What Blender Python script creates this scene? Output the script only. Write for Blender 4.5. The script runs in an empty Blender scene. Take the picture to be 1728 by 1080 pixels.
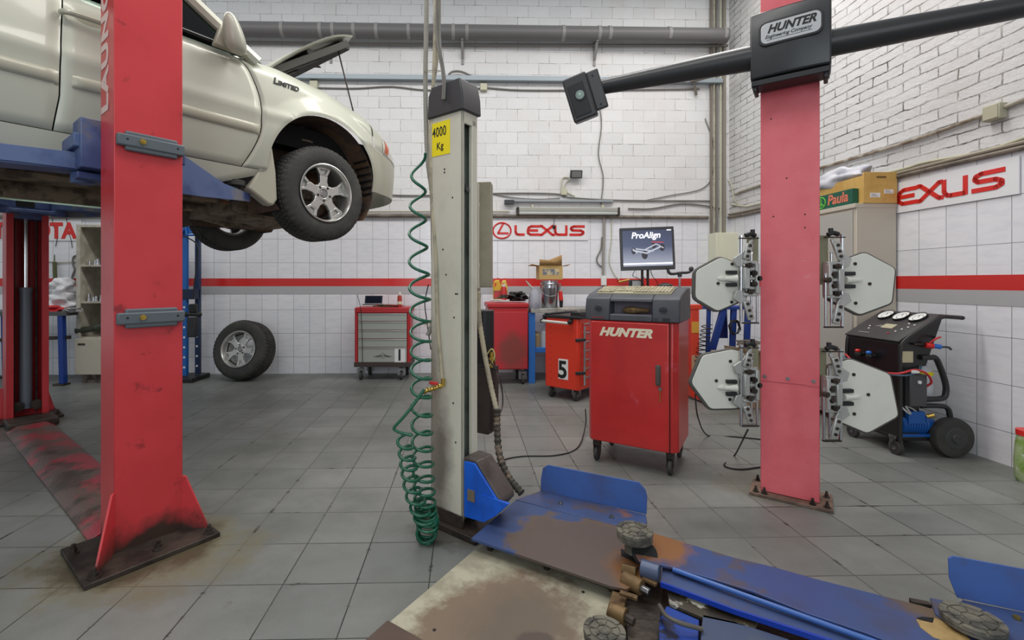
import bpy, bmesh, math, random
from mathutils import Vector, Matrix
random.seed(7)
S = bpy.context.scene
C = S.collection
PI = math.pi
F, CX, CY, HC = 788.0, 804.0, 476.0, 1.165      # focal length and principal point in pixels, eye height
# ---------------------------------------------------------------- camera
cam = bpy.data.objects.new('camera', bpy.data.cameras.new('camera')); C.objects.link(cam)
cam.location = (0, 0, HC); cam.rotation_euler = (PI/2, 0, 0)
cam.data.sensor_width = 36; cam.data.lens = F/1728*36
cam.data.shift_x = (864-CX)/1728; cam.data.shift_y = -(540-CY)/1728
cam.data.clip_start = .02
S.camera = cam
S.view_settings.view_transform = 'Standard'; S.view_settings.look = 'None'
S.view_settings.gamma = 1; S.view_settings.exposure = 0.1; S.view_settings.use_curve_mapping = False
# ---------------------------------------------------------------- light
w = bpy.data.worlds.new('world'); S.world = w; w.use_nodes = True
w.node_tree.nodes['Background'].inputs[0].default_value = (.88, .95, 1, 1)
w.node_tree.nodes['Background'].inputs[1].default_value = .42
def lamp(name, loc, rot, sx, sy, power, col=(1, 1, 1)):
    l = bpy.data.lights.new(name, 'AREA'); l.shape = 'RECTANGLE'; l.size = sx; l.size_y = sy
    l.energy = power; l.color = col
    o = bpy.data.objects.new(name, l); C.objects.link(o); o.location = loc; o.rotation_euler = rot
    return o
lamp('ceiling_lamp', (-2.6, 3.4, 4.9), (0, 0, 0), 3.4, .5, 75, (1, .97, .93))
lamp('ceiling_lamp', (1.0, 3.4, 4.9), (0, 0, 0), 3.4, .5, 75, (1, .97, .93))
lamp('ceiling_lamp', (-.8, .8, 4.9), (0, 0, 0), 3.4, .5, 60, (1, .97, .93))
lamp('ceiling_lamp', (2.6, 4.6, 4.9), (0, 0, .4), 2.4, .5, 35, (1, .97, .93))
lamp('gate_daylight', (-.6, -4.6, 2.6), (math.radians(80), 0, 0), 4.2, 3.4, 95, (.86, .94, 1))
# ---------------------------------------------------------------- helpers
def G(px, py, z=0.0):
    """point on the horizontal plane z seen at a pixel"""
    d = F*(HC-z)/(py-CY)
    return Vector(((px-CX)/F*d, d, z))
def at(px, py, d):
    return Vector(((px-CX)/F*d, d, HC+(CY-py)/F*d))
def lin(c):
    c = c/255.0
    return c/12.92 if c <= .04045 else ((c+.055)/1.055)**2.4
def rgb(r, g, b): return (lin(r), lin(g), lin(b), 1)
MATS = {}
def mat(name, col, rough=.5, metal=0.0, col2=None, scale=6, thr=(.45, .6), bump=0.0, bscale=60, coat=0.0, dirt=None, detail=6, rough2=None, spec=None, trans=0, emit=0, coord='Object', stretch=None, spots=None):
    """principled material; col2 patches by a noise threshold; fine noise bump; dirt = (colour, scale, lo, hi)"""
    if name in MATS: return MATS[name]
    m = bpy.data.materials.new(name); m.use_nodes = True; MATS[name] = m
    nt = m.node_tree; N = nt.nodes; L = nt.links; b = N['Principled BSDF']
    b.inputs['Base Color'].default_value = col; b.inputs['Roughness'].default_value = rough; b.inputs['Metallic'].default_value = metal
    if coat: b.inputs['Coat Weight'].default_value = coat; b.inputs['Coat Roughness'].default_value = .08
    if spec is not None: b.inputs['Specular IOR Level'].default_value = spec
    if trans: b.inputs['Transmission Weight'].default_value = trans
    if emit:
        b.inputs['Emission Color'].default_value = col; b.inputs['Emission Strength'].default_value = emit
    tc = N.new('ShaderNodeTexCoord')
    src = tc.outputs[coord]
    if stretch:
        mp = N.new('ShaderNodeMapping'); mp.inputs['Scale'].default_value = stretch; L.new(src, mp.inputs[0]); src = mp.outputs[0]
    cur = None
    def patch(c_in, colour, sc, lo, hi, off):
        n = N.new('ShaderNodeTexNoise'); n.inputs['Scale'].default_value = sc; n.inputs['Detail'].default_value = detail; n.inputs['Roughness'].default_value = .62
        mp = N.new('ShaderNodeMapping'); mp.inputs['Location'].default_value = (off, off*.7, off*1.3); L.new(src, mp.inputs[0]); L.new(mp.outputs[0], n.inputs['Vector'])
        r = N.new('ShaderNodeMapRange'); r.inputs[1].default_value = lo; r.inputs[2].default_value = hi
        L.new(n.outputs[0], r.inputs[0])
        mx = N.new('ShaderNodeMix'); mx.data_type = 'RGBA'; L.new(r.outputs[0], mx.inputs[0])
        if c_in is None: mx.inputs[6].default_value = col
        else: L.new(c_in, mx.inputs[6])
        mx.inputs[7].default_value = colour
        return mx.outputs[2], r.outputs[0]
    if col2 is not None:
        cur, fac = patch(cur, col2, scale, thr[0], thr[1], 0)
        if rough2 is not None:
            rr = N.new('ShaderNodeMapRange'); rr.inputs[3].default_value = rough; rr.inputs[4].default_value = rough2
            L.new(fac, rr.inputs[0]); L.new(rr.outputs[0], b.inputs['Roughness'])
    if dirt is not None:
        for k, dd in enumerate(dirt if isinstance(dirt, list) else [dirt]):
            cur, _ = patch(cur, dd[0], dd[1], dd[2], dd[3], 3.1+k*2.3)
    for (colour, centre, rad, soft) in (spots or []):          # a stain with a place and a ragged edge; rad = (rx, ry, rz)
        mp = N.new('ShaderNodeMapping'); mp.vector_type = 'TEXTURE'; mp.inputs['Location'].default_value = centre; mp.inputs['Scale'].default_value = rad; L.new(src, mp.inputs[0])
        ln = N.new('ShaderNodeVectorMath'); ln.operation = 'LENGTH'; L.new(mp.outputs[0], ln.inputs[0])
        n = N.new('ShaderNodeTexNoise'); n.inputs['Scale'].default_value = 9; n.inputs['Detail'].default_value = 7; n.inputs['Roughness'].default_value = .65; L.new(src, n.inputs['Vector'])
        ma = N.new('ShaderNodeMath'); ma.operation = 'MULTIPLY_ADD'; L.new(n.outputs[0], ma.inputs[0]); ma.inputs[1].default_value = 1.3; L.new(ln.outputs['Value'], ma.inputs[2])
        r = N.new('ShaderNodeMapRange'); r.inputs[1].default_value = 1.65-soft; r.inputs[2].default_value = 1.65+soft; r.inputs[3].default_value = 1; r.inputs[4].default_value = 0; L.new(ma.outputs[0], r.inputs[0])
        mx = N.new('ShaderNodeMix'); mx.data_type = 'RGBA'; L.new(r.outputs[0], mx.inputs[0])
        if cur is None: mx.inputs[6].default_value = col
        else: L.new(cur, mx.inputs[6])
        mx.inputs[7].default_value = colour; cur = mx.outputs[2]
    if cur is not None: L.new(cur, b.inputs['Base Color'])
    if bump:
        n = N.new('ShaderNodeTexNoise'); n.inputs['Scale'].default_value = bscale; n.inputs['Detail'].default_value = 3
        L.new(src, n.inputs['Vector'])
        bp = N.new('ShaderNodeBump'); bp.inputs['Strength'].default_value = bump; bp.inputs['Distance'].default_value = .01
        L.new(n.outputs[0], bp.inputs['Height']); L.new(bp.outputs[0], b.inputs['Normal'])
    return m
def frame_for(d):
    d = d.normalized(); a = Vector((0, 0, 1)) if abs(d.z) < .9 else Vector((1, 0, 0))
    x = a.cross(d).normalized(); y = d.cross(x)
    return x, y
class MB:
    def __init__(s): s.v = []; s.f = []; s.m = []; s.mi = 0; s.T = None
    def add(s, vs, fs):
        o = len(s.v)
        if s.T is not None: vs = [s.T @ Vector(v) for v in vs]
        s.v += [tuple(v) for v in vs]; s.f += [tuple(i+o for i in f) for f in fs]; s.m += [s.mi]*len(fs)
        return s
    def box(s, c, size, rz=0, R=None):
        sx, sy, sz = (k/2 for k in size); c = Vector(c)
        M = R if R is not None else Matrix.Rotation(rz, 3, 'Z')
        vs = [c+M @ Vector((a*sx, b*sy, e*sz)) for a in (-1, 1) for b in (-1, 1) for e in (-1, 1)]
        return s.add(vs, [(0, 1, 3, 2), (4, 6, 7, 5), (0, 4, 5, 1), (2, 3, 7, 6), (0, 2, 6, 4), (1, 5, 7, 3)])
    def bb(s, a, b):
        return s.box([(i+j)/2 for i, j in zip(a, b)], [abs(j-i) for i, j in zip(a, b)])
    def bar(s, p, q, w, t, up=None):
        """rectangular bar from p to q, w wide across 'up', t along up"""
        p = Vector(p); q = Vector(q); d = (q-p).normalized(); u = Vector(up) if up else Vector((0, 0, 1))
        if abs(d.dot(u)) > .98: u = Vector((1, 0, 0))
        x = d.cross(u).normalized(); y = x.cross(d)
        vs = []
        for e in (p, q):
            for a, b in ((-1, -1), (1, -1), (1, 1), (-1, 1)): vs.append(e+x*a*w/2+y*b*t/2)
        return s.add(vs, [(0, 3, 2, 1), (4, 5, 6, 7), (0, 1, 5, 4), (1, 2, 6, 5), (2, 3, 7, 6), (3, 0, 4, 7)])
    def cyl(s, p, q, r, r2=None, n=20, caps=True):
        p = Vector(p); q = Vector(q); r2 = r if r2 is None else r2
        x, y = frame_for(q-p); vs = []
        for e, R in ((p, r), (q, r2)):
            for k in range(n):
                a = 2*PI*k/n; vs.append(e+x*R*math.cos(a)+y*R*math.sin(a))
        fs = [(k, (k+1) % n, (k+1) % n+n, k+n) for k in range(n)]
        if caps: fs += [tuple(range(n-1, -1, -1)), tuple(range(n, 2*n))]
        return s.add(vs, fs)
    def tube(s, pts, r, n=8, closed=False, caps=True, radii=None):
        pts = [Vector(p) for p in pts]; m = len(pts)
        if m < 2: return s
        tn = []
        for i in range(m):
            a = pts[(i-1) % m] if closed or i > 0 else pts[0]; b = pts[(i+1) % m] if closed or i < m-1 else pts[-1]
            t = (b-a); tn.append(t.normalized() if t.length > 1e-9 else Vector((0, 0, 1)))
        x, y = frame_for(tn[0]); vs = []
        for i in range(m):
            t = tn[i]; x = (x-t*x.dot(t)); x = x.normalized() if x.length > 1e-6 else frame_for(t)[0]; y = t.cross(x)
            R = radii[i] if radii else r
            for k in range(n):
                a = 2*PI*k/n; vs.append(pts[i]+x*R*math.cos(a)+y*R*math.sin(a))
        fs = []
        for i in range(m if closed else m-1):
            j = (i+1) % m
            for k in range(n): fs.append((i*n+k, i*n+(k+1) % n, j*n+(k+1) % n, j*n+k))
        if caps and not closed: fs += [tuple(range(n-1, -1, -1)), tuple(range((m-1)*n, m*n))]
        return s.add(vs, fs)
    def lathe(s, prof, c=(0, 0, 0), axis=(0, 0, 1), n=32, closed=False, caps=True):
        """prof = [(radius, height)] round axis"""
        c = Vector(c); ax = Vector(axis).normalized(); x, y = frame_for(ax); vs = []
        for R, h in prof:
            for k in range(n):
                a = 2*PI*k/n; vs.append(c+ax*h+x*R*math.cos(a)+y*R*math.sin(a))
        fs = []
        m = len(prof)
        for i in range(m if closed else m-1):
            j = (i+1) % m
            for k in range(n): fs.append((i*n+k, i*n+(k+1) % n, j*n+(k+1) % n, j*n+k))
        if not closed and caps:
            if prof[0][0] > 1e-5: fs.append(tuple(range(n-1, -1, -1)))
            if prof[-1][0] > 1e-5: fs.append(tuple(range((m-1)*n, m*n)))
        return s.add(vs, fs)
    def prism(s, poly, o, ex, ey, n):
        """polygon (2d) in plane o+ex*a+ey*b, extruded along vector n"""
        o = Vector(o); ex = Vector(ex); ey = Vector(ey); n = Vector(n); k = len(poly)
        vs = [o+ex*a+ey*b for a, b in poly]; vs += [v+n for v in vs]
        flip = (ex.cross(ey)).dot(n) < 0
        a = tuple(range(k-1, -1, -1)); b = tuple(range(k, 2*k))
        fs = [a, b]+[(i, (i+1) % k, (i+1) % k+k, i+k) for i in range(k)]
        if flip: fs = [tuple(reversed(f)) for f in fs]
        return s.add(vs, fs)
    def sphere(s, c, r, n=16, sc=(1, 1, 1), R=None):
        c = Vector(c); vs = []; m = n//2
        for i in range(m+1):
            t = PI*i/m
            for k in range(n):
                a = 2*PI*k/n; p = Vector((r*math.sin(t)*math.cos(a)*sc[0], r*math.sin(t)*math.sin(a)*sc[1], r*math.cos(t)*sc[2]))
                vs.append(c+(R @ p if R is not None else p))
        fs = [(i*n+k, i*n+(k+1) % n, (i+1)*n+(k+1) % n, (i+1)*n+k) for i in range(m) for k in range(n)]
        return s.add(vs, [tuple(reversed(f)) for f in fs])
    def grid(s, fn, nu, nv, skip=None):
        vs = [fn(i/nu, j/nv) for i in range(nu+1) for j in range(nv+1)]
        fs = []
        for i in range(nu):
            for j in range(nv):
                if skip and skip(i, j): continue
                fs.append((i*(nv+1)+j, (i+1)*(nv+1)+j, (i+1)*(nv+1)+j+1, i*(nv+1)+j+1))
        return s.add(vs, fs)
    def build(s, name, mats, parent=None, bevel=0, seg=2, ang=35, solid=0, weld=False, flat=False):
        me = bpy.data.meshes.new(name); me.from_pydata(s.v, [], s.f); me.update()
        if not isinstance(mats, (list, tuple)): mats = [mats]
        for m in mats: me.materials.append(m)
        if len(mats) > 1: me.polygons.foreach_set('material_index', s.m)
        bm = bmesh.new(); bm.from_mesh(me)
        if weld: bmesh.ops.remove_doubles(bm, verts=bm.verts, dist=1e-5)
        bmesh.ops.recalc_face_normals(bm, faces=bm.faces)
        bm.to_mesh(me); bm.free()
        if not flat:
            me.polygons.foreach_set('use_smooth', [True]*len(me.polygons)); me.set_sharp_from_angle(angle=math.radians(ang))
        o = bpy.data.objects.new(name, me); C.objects.link(o)
        if parent: o.parent = parent
        if solid:
            md = o.modifiers.new('solid', 'SOLIDIFY'); md.thickness = solid; md.offset = 0
        if bevel:
            md = o.modifiers.new('bevel', 'BEVEL'); md.width = bevel; md.segments = seg; md.limit_method = 'ANGLE'; md.angle_limit = math.radians(40); md.harden_normals = False
        return o
def tag(o, label=None, cat=None, group=None, kind=None):
    if label: o['label'] = label
    if cat: o['category'] = cat
    if group: o['group'] = group
    if kind: o['kind'] = kind
    return o
def thing(name, label, cat, loc=(0, 0, 0), rz=0, group=None):
    o = bpy.data.objects.new(name, None); C.objects.link(o); o.location = loc; o.rotation_euler = (0, 0, rz); o.empty_display_size = .1
    return tag(o, label, cat, group)
def copy_tree(o, parent=None):
    c = o.copy(); C.objects.link(c); c.parent = parent
    for ch in [k for k in bpy.data.objects if k.parent == o]: copy_tree(ch, c)
    return c
def text_obj(name, body, size, m, parent, M4, extrude=.002, shear=0, bold=0.0, spacing=1.0, xs=1.0, align='LEFT'):
    """lettering as a mesh; M4 maps text plane (x right, y up, z out) to parent space"""
    cu = bpy.data.curves.new(name, 'FONT'); cu.body = body; cu.size = size; cu.extrude = extrude/2; cu.shear = shear; cu.offset = bold; cu.space_character = spacing; cu.align_x = align
    t = bpy.data.objects.new(name+'_tmp', cu); C.objects.link(t)
    dg = bpy.context.evaluated_depsgraph_get(); dg.update()
    me = bpy.data.meshes.new_from_object(t.evaluated_get(dg)); bpy.data.objects.remove(t); bpy.data.curves.remove(cu)
    me.transform(M4 @ Matrix.Diagonal((xs, 1, 1, 1))); me.materials.clear(); me.materials.append(m)
    o = bpy.data.objects.new(name, me); C.objects.link(o); o.parent = parent
    return o
def plane4(o, ex, ey):
    ex = Vector(ex).normalized(); ey = Vector(ey).normalized(); n = ex.cross(ey); o = Vector(o)
    return Matrix(((ex.x, ey.x, n.x, o.x), (ex.y, ey.y, n.y, o.y), (ex.z, ey.z, n.z, o.z), (0, 0, 0, 1)))
def smooth_path(pts, n=8):
    """Catmull-Rom through the points"""
    P = [Vector(p) for p in pts]; P = [P[0]*2-P[1]]+P+[P[-1]*2-P[-2]]; out = []
    for i in range(1, len(P)-2):
        for k in range(n):
            t = k/n; a, b, c, d = P[i-1], P[i], P[i+1], P[i+2]
            out.append(.5*((2*b)+(c-a)*t+(2*a-5*b+4*c-d)*t*t+(3*b-a-3*c+d)*t**3))
    out.append(P[-2]); return out
# ---------------------------------------------------------------- the room
TH = math.radians(1.4)                      # the room stands 1.4 degrees off the line of sight
room_rot = (0, 0, TH)
def tiled(name, kind, off=(0, 0, 0)):
    m = bpy.data.materials.new(name); m.use_nodes = True; nt = m.node_tree; N = nt.nodes; L = nt.links; b = N['Principled BSDF']
    tc = N.new('ShaderNodeTexCoord'); mp = N.new('ShaderNodeMapping'); mp.inputs['Location'].default_value = off
    L.new(tc.outputs['UV'], mp.inputs[0])
    br = N.new('ShaderNodeTexBrick'); L.new(mp.outputs[0], br.inputs['Vector'])
    br.inputs['Scale'].default_value = 1
    def noise(sc, det=5, rough=.6):
        n = N.new('ShaderNodeTexNoise'); n.inputs['Scale'].default_value = sc; n.inputs['Detail'].default_value = det; n.inputs['Roughness'].default_value = rough
        L.new(tc.outputs['UV'], n.inputs['Vector']); return n
    def rng(src, a, b_, c=0, d=1):
        r = N.new('ShaderNodeMapRange'); r.inputs[1].default_value = a; r.inputs[2].default_value = b_; r.inputs[3].default_value = c; r.inputs[4].default_value = d
        L.new(src, r.inputs[0]); return r.outputs[0]
    def mix(f, a, b_, mode='MIX'):
        x = N.new('ShaderNodeMix'); x.data_type = 'RGBA'; x.blend_type = mode
        if isinstance(f, float): x.inputs[0].default_value = f
        else: L.new(f, x.inputs[0])
        for i, v in ((6, a), (7, b_)):
            if isinstance(v, tuple): x.inputs[i].default_value = v
            else: L.new(v, x.inputs[i])
        return x.outputs[2]
    def bump(h, s, d, nrm=None):
        x = N.new('ShaderNodeBump'); x.inputs['Strength'].default_value = s; x.inputs['Distance'].default_value = d; L.new(h, x.inputs['Height'])
        if nrm: L.new(nrm, x.inputs['Normal'])
        return x.outputs[0]
    if kind == 'floor':
        br.offset = 0; br.inputs['Brick Width'].default_value = .281; br.inputs['Row Height'].default_value = .281
        br.inputs['Mortar Size'].default_value = .0028; br.inputs['Mortar Smooth'].default_value = .3; br.inputs['Bias'].default_value = 0
        br.inputs['Color1'].default_value = rgb(124, 127, 123); br.inputs['Color2'].default_value = rgb(141, 142, 137); br.inputs['Mortar'].default_value = rgb(24, 23, 21)
        n1 = noise(1.1); n2 = noise(300, 2); n3 = noise(5, 8, .7)
        c = mix(rng(n1.outputs[0], .42, .66), br.outputs[0], rgb(104, 106, 100))
        c = mix(rng(n2.outputs[0], .35, .7, 0, .35), c, rgb(90, 92, 94))
        c = mix(rng(n3.outputs[0], .66, .76, 0, .75), c, rgb(84, 78, 66))
        # chipped dark dashes near the joints
        wv = N.new('ShaderNodeTexNoise'); wv.inputs['Scale'].default_value = 2.2; wv.inputs['Detail'].default_value = 8; wv.inputs['Roughness'].default_value = .8
        ms = N.new('ShaderNodeMapping'); ms.inputs['Scale'].default_value = (1.0, 5.0, 1); L.new(tc.outputs['UV'], ms.inputs[0]); L.new(ms.outputs[0], wv.inputs['Vector'])
        br2 = N.new('ShaderNodeTexBrick'); L.new(mp.outputs[0], br2.inputs['Vector']); br2.offset = 0; br2.inputs['Scale'].default_value = 1
        br2.inputs['Brick Width'].default_value = .281; br2.inputs['Row Height'].default_value = .281; br2.inputs['Mortar Size'].default_value = .011; br2.inputs['Mortar Smooth'].default_value = .6
        ch = N.new('ShaderNodeMath'); ch.operation = 'MULTIPLY'; L.new(br2.outputs['Fac'], ch.inputs[0]); L.new(rng(wv.outputs[0], .56, .6), ch.inputs[1])
        c = mix(ch.outputs[0], c, rgb(50, 47, 42))
        # oily, rusty stains round the lift bases (room coordinates)
        for (sx_, sy_, rx, ry, colr, amt) in ((-1.38, 2.04, .46, .34, rgb(118, 110, 78), .6), (-1.42, 2.06, .34, .26, rgb(70, 58, 40), .8), (.02, 2.25, .28, .22, rgb(70, 64, 52), .7), (-3.6, 3.8, .4, .4, rgb(80, 74, 62), .6), (1.72, 2.62, .3, .25, rgb(104, 98, 82), .5)):
            q = N.new('ShaderNodeMapping'); q.vector_type = 'TEXTURE'; q.inputs['Location'].default_value = (sx_, sy_, 0); q.inputs['Scale'].default_value = (rx, ry, 50); L.new(tc.outputs['UV'], q.inputs[0])
            ln = N.new('ShaderNodeVectorMath'); ln.operation = 'LENGTH'; L.new(q.outputs[0], ln.inputs[0])
            ma = N.new('ShaderNodeMath'); ma.operation = 'MULTIPLY_ADD'; L.new(n3.outputs[0], ma.inputs[0]); ma.inputs[1].default_value = 1.5; L.new(ln.outputs['Value'], ma.inputs[2])
            c = mix(rng(ma.outputs[0], 1.5, 1.85, amt, 0), c, colr)
        L.new(c, b.inputs['Base Color'])
        L.new(rng(n1.outputs[0], .3, .7, .34, .52), b.inputs['Roughness'])
        L.new(bump(br.outputs['Fac'], -.5, .004, bump(n2.outputs[0], .12, .002)), b.inputs['Normal'])
    elif kind == 'tile':
        br.offset = 0; br.inputs['Brick Width'].default_value = .2; br.inputs['Row Height'].default_value = .3
        br.inputs['Mortar Size'].default_value = .0017; br.inputs['Mortar Smooth'].default_value = .1; br.inputs['Bias'].default_value = 0
        br.inputs['Color1'].default_value = rgb(228, 229, 233); br.inputs['Color2'].default_value = rgb(236, 236, 240); br.inputs['Mortar'].default_value = rgb(84, 84, 88)
        n1 = noise(9, 6, .7); n2 = noise(.9, 4)
        mm = N.new('ShaderNodeMapping'); mm.inputs['Rotation'].default_value = (0, 0, .9); mm.inputs['Scale'].default_value = (2, 9, 1); L.new(tc.outputs['UV'], mm.inputs[0]); n4 = noise(3, 5); L.new(mm.outputs[0], n4.inputs['Vector'])
        c = mix(rng(n4.outputs[0], .45, .7, 0, .4), br.outputs[0], rgb(205, 207, 218))
        L.new(c, b.inputs['Base Color']); b.inputs['Roughness'].default_value = .16
        L.new(bump(br.outputs['Fac'], -.4, .003, bump(n2.outputs[0], .25, .03)), b.inputs['Normal'])
    else:
        big = kind == 'block'
        br.offset = .5; br.inputs['Brick Width'].default_value = .27 if big else .262; br.inputs['Row Height'].default_value = .146 if big else .074
        br.inputs['Mortar Size'].default_value = .0035 if big else .006; br.inputs['Mortar Smooth'].default_value = .35; br.inputs['Bias'].default_value = 0
        br.inputs['Color1'].default_value = rgb(217, 216, 216); br.inputs['Color2'].default_value = rgb(225, 224, 224); br.inputs['Mortar'].default_value = rgb(196, 193, 190) if big else rgb(188, 186, 182)
        wn = noise(7 if big else 9, 4); wa = N.new('ShaderNodeMix'); wa.data_type = 'VECTOR'; wa.inputs[0].default_value = .012 if big else .030
        L.new(mp.outputs[0], wa.inputs[4]); L.new(wn.outputs[1], wa.inputs[5]); L.new(wa.outputs[1], br.inputs['Vector'])
        n1 = noise(14, 8, .75); n2 = noise(1.3, 5); n3 = noise(3.3, 9, .8)
        cr = N.new('ShaderNodeMath'); cr.operation = 'MULTIPLY'; L.new(br.outputs['Fac'], cr.inputs[0]); L.new(rng(n3.outputs[0], .5 if big else .46, .6 if big else .58), cr.inputs[1])
        c = mix(cr.outputs[0], br.outputs[0], rgb(112, 106, 98) if big else rgb(84, 79, 72))
        c = mix(rng(n2.outputs[0], .5, .75, 0, .5), c, rgb(208, 200, 194))
        c = mix(rng(n1.outputs[0], .64 if not big else .66, .8, 0, .6), c, rgb(150, 142, 132))
        L.new(c, b.inputs['Base Color']); b.inputs['Roughness'].default_value = .62
        L.new(bump(br.outputs['Fac'], -.8, .012 if big else .02, bump(n1.outputs[0], .5 if big else .8, .012 if big else .02)), b.inputs['Normal'])
    return m
def slab(name, p, q, z0, z1, t, m, uv0=0.0):
    """wall from p to q (plan), outside to the right of p->q thickness t; uv in metres"""
    p = Vector((p[0], p[1], 0)); q = Vector((q[0], q[1], 0)); d = (q-p); Ln = d.length; d.normalize(); n = Vector((d.y, -d.x, 0))*-1
    vs = [p, q, q+n*t, p+n*t]; vs = [v+Vector((0, 0, z0)) for v in vs]+[v+Vector((0, 0, z1)) for v in vs]
    me = bpy.data.meshes.new(name); me.from_pydata([tuple(v) for v in vs], [], [(0, 1, 5, 4), (1, 2, 6, 5), (2, 3, 7, 6), (3, 0, 4, 7), (4, 5, 6, 7), (3, 2, 1, 0)])
    me.materials.append(m); uv = me.uv_layers.new(name='UVMap')
    for pl in me.polygons:
        for li in pl.loop_indices:
            v = me.vertices[me.loops[li].vertex_index].co
            uv.data[li].uv = ((v-Vector((p.x, p.y, v.z))).dot(d)+uv0, v.z)
    o = bpy.data.objects.new(name, me); C.objects.link(o)
    o['kind'] = 'structure'
    return o
def RM(x, y, z=0):          # room coordinates -> world
    return Vector((x*math.cos(TH)-y*math.sin(TH), x*math.sin(TH)+y*math.cos(TH), z))
YB = 6.0                     # back wall in room coordinates
XR = 3.437                   # corner with the right wall
me = bpy.data.meshes.new('floor'); fx0, fx1, fy0, fy1 = -9.0, 7.0, -5.0, 6.3
pts = [RM(fx0, fy0, -.05), RM(fx1, fy0, -.05), RM(fx1, fy1, -.05), RM(fx0, fy1, -.05), RM(fx0, fy0), RM(fx1, fy0), RM(fx1, fy1), RM(fx0, fy1)]
me.from_pydata([tuple(v) for v in pts], [], [(4, 5, 6, 7), (3, 2, 1, 0), (0, 1, 5, 4), (1, 2, 6, 5), (2, 3, 7, 6), (3, 0, 4, 7)])
uvl = me.uv_layers.new(name='UVMap'); loc = [(fx0, fy0), (fx1, fy0), (fx1, fy1), (fx0, fy1)]*2
for pl in me.polygons:
    for li in pl.loop_indices: uvl.data[li].uv = loc[me.loops[li].vertex_index]
me.materials.append(tiled('floor_tiles', 'floor', (.139, -2.098+.281*8, 0)))
floor = bpy.data.objects.new('floor', me); C.objects.link(floor); floor['kind'] = 'structure'
ZT = 2.012                   # top of the wall tiles
mt_back = tiled('wall_tiles', 'tile', (-.02, .088, 0)); mb_back = tiled('painted_blocks', 'block'); mb_right = tiled('painted_bricks', 'brick')
A = RM(-9, YB); B = RM(XR, YB)
slab('wall_back', A, B, 0, ZT, .2, mt_back, -9.0)
slab('wall_back_brick', A, B, ZT, 5.4, .22, mb_back, -9.0)
RD = Vector((math.sin(math.radians(1.5)), -math.cos(math.radians(1.5)), 0))   # right wall runs towards the camera
RB = B+RD*7.5
slab('wall_right', B, RB, 0, ZT+.0, .2, tiled('right_wall_tiles', 'tile', (-.142, .088, 0)), 0)
slab('wall_right_brick', B, RB, ZT, 5.4, .22, mb_right, 0)
red_paint = mat('stripe_red', rgb(205, 48, 44), .2); grey_paint = mat('stripe_grey', rgb(178, 178, 180), .2)
slab('trim_1', RM(-9, YB-.003), RM(XR, YB-.003), 1.112, 1.212, .005, red_paint)
slab('trim_2', RM(-9, YB-.003), RM(XR, YB-.003), 1.012, 1.112, .005, grey_paint)
nR = Vector((RD.y, -RD.x, 0))
slab('trim_3', B+nR*.003, RB+nR*.003, 1.112, 1.212, .005, red_paint)
slab('trim_4', B+nR*.003, RB+nR*.003, 1.012, 1.112, .005, grey_paint)
def onR(s, off=0.0, z=0.0):    # point on the right wall, s metres from the corner, off metres into the room
    v = B+RD*s+nR*off; v.z = z; return v
def sR(px):                    # distance from the corner along the right wall for a pixel column
    k = (px-CX)/F; return (k*B.y-B.x)/(RD.x-k*RD.y)
def sB(px, off=0.0):           # room x on the back wall plane for a pixel column
    k = (px-CX)/F; y = YB-off
    return y*(k*math.cos(TH)+math.sin(TH))/(math.cos(TH)-k*math.sin(TH))
def zB(py, px, off=0.0):
    v = RM(sB(px, off), YB-off); return HC+(CY-py)/F*v.y
def zR(py, px):
    return HC+(CY-py)/F*onR(sR(px)).y
# ---------------------------------------------------------------- materials
red = mat('lift_red', rgb(206, 60, 66), .36, col2=rgb(192, 50, 54), scale=3, thr=(.4, .7), dirt=(rgb(80, 30, 28), 22, .7, .76))
red_worn = mat('column_red', rgb(228, 112, 120), .3, col2=rgb(218, 96, 104), scale=4, thr=(.4, .7), dirt=[(rgb(228, 140, 146), 16, .64, .8), (rgb(96, 40, 40), 30, .72, .76)])
steel_dirty = mat('greasy_steel', rgb(74, 64, 56), .55, .3, col2=rgb(44, 38, 34), scale=7, thr=(.4, .6), bump=.4, bscale=40)
rust = mat('rusty_plate', rgb(104, 82, 70), .6, .2, col2=rgb(84, 68, 60), scale=5, bump=.2, dirt=(rgb(146, 96, 54), 4, .62, .72))
chrome = mat('chrome', rgb(205, 205, 208), .16, 1)
steel = mat('steel', rgb(150, 150, 150), .35, 1)
greyplastic = mat('grey_plastic', rgb(92, 100, 106), .5)
black = mat('black_plastic', rgb(30, 30, 32), .45)
darkgrey = mat('dark_grey_plastic', rgb(58, 60, 62), .42)
rubber = mat('rubber', rgb(52, 52, 50), .75, bump=.25, bscale=120, col2=rgb(68, 66, 62), scale=5)
blue = mat('lift_blue', rgb(50, 76, 140), .4, col2=rgb(58, 72, 116), scale=5, thr=(.45, .7), dirt=(rgb(92, 70, 60), 7, .62, .7))
blue_bright = mat('bright_blue', rgb(22, 98, 214), .38, col2=rgb(24, 80, 180), scale=4)
bluerust = mat('worn_blue', rgb(66, 84, 128), .42, .15, col2=rgb(66, 72, 104), scale=4, thr=(.45, .65), dirt=[(rgb(92, 78, 76), 4.5, .54, .66), (rgb(140, 92, 58), 3.2, .62, .7)])
cream = mat('cream_metal', rgb(212, 208, 192), .45, col2=rgb(190, 186, 170), scale=3, thr=(.5, .75), dirt=(rgb(120, 112, 100), 40, .7, .76))
white = mat('white_paint', rgb(225, 226, 222), .5)
paint = mat('car_paint', rgb(186, 187, 172), .46, .2, coat=.35)
paint_trim = mat('car_cladding', rgb(178, 176, 158), .45, .15, coat=.3)
glass = mat('car_glass', rgb(60, 78, 74), .05, 0, trans=.0, spec=.9)
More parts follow.
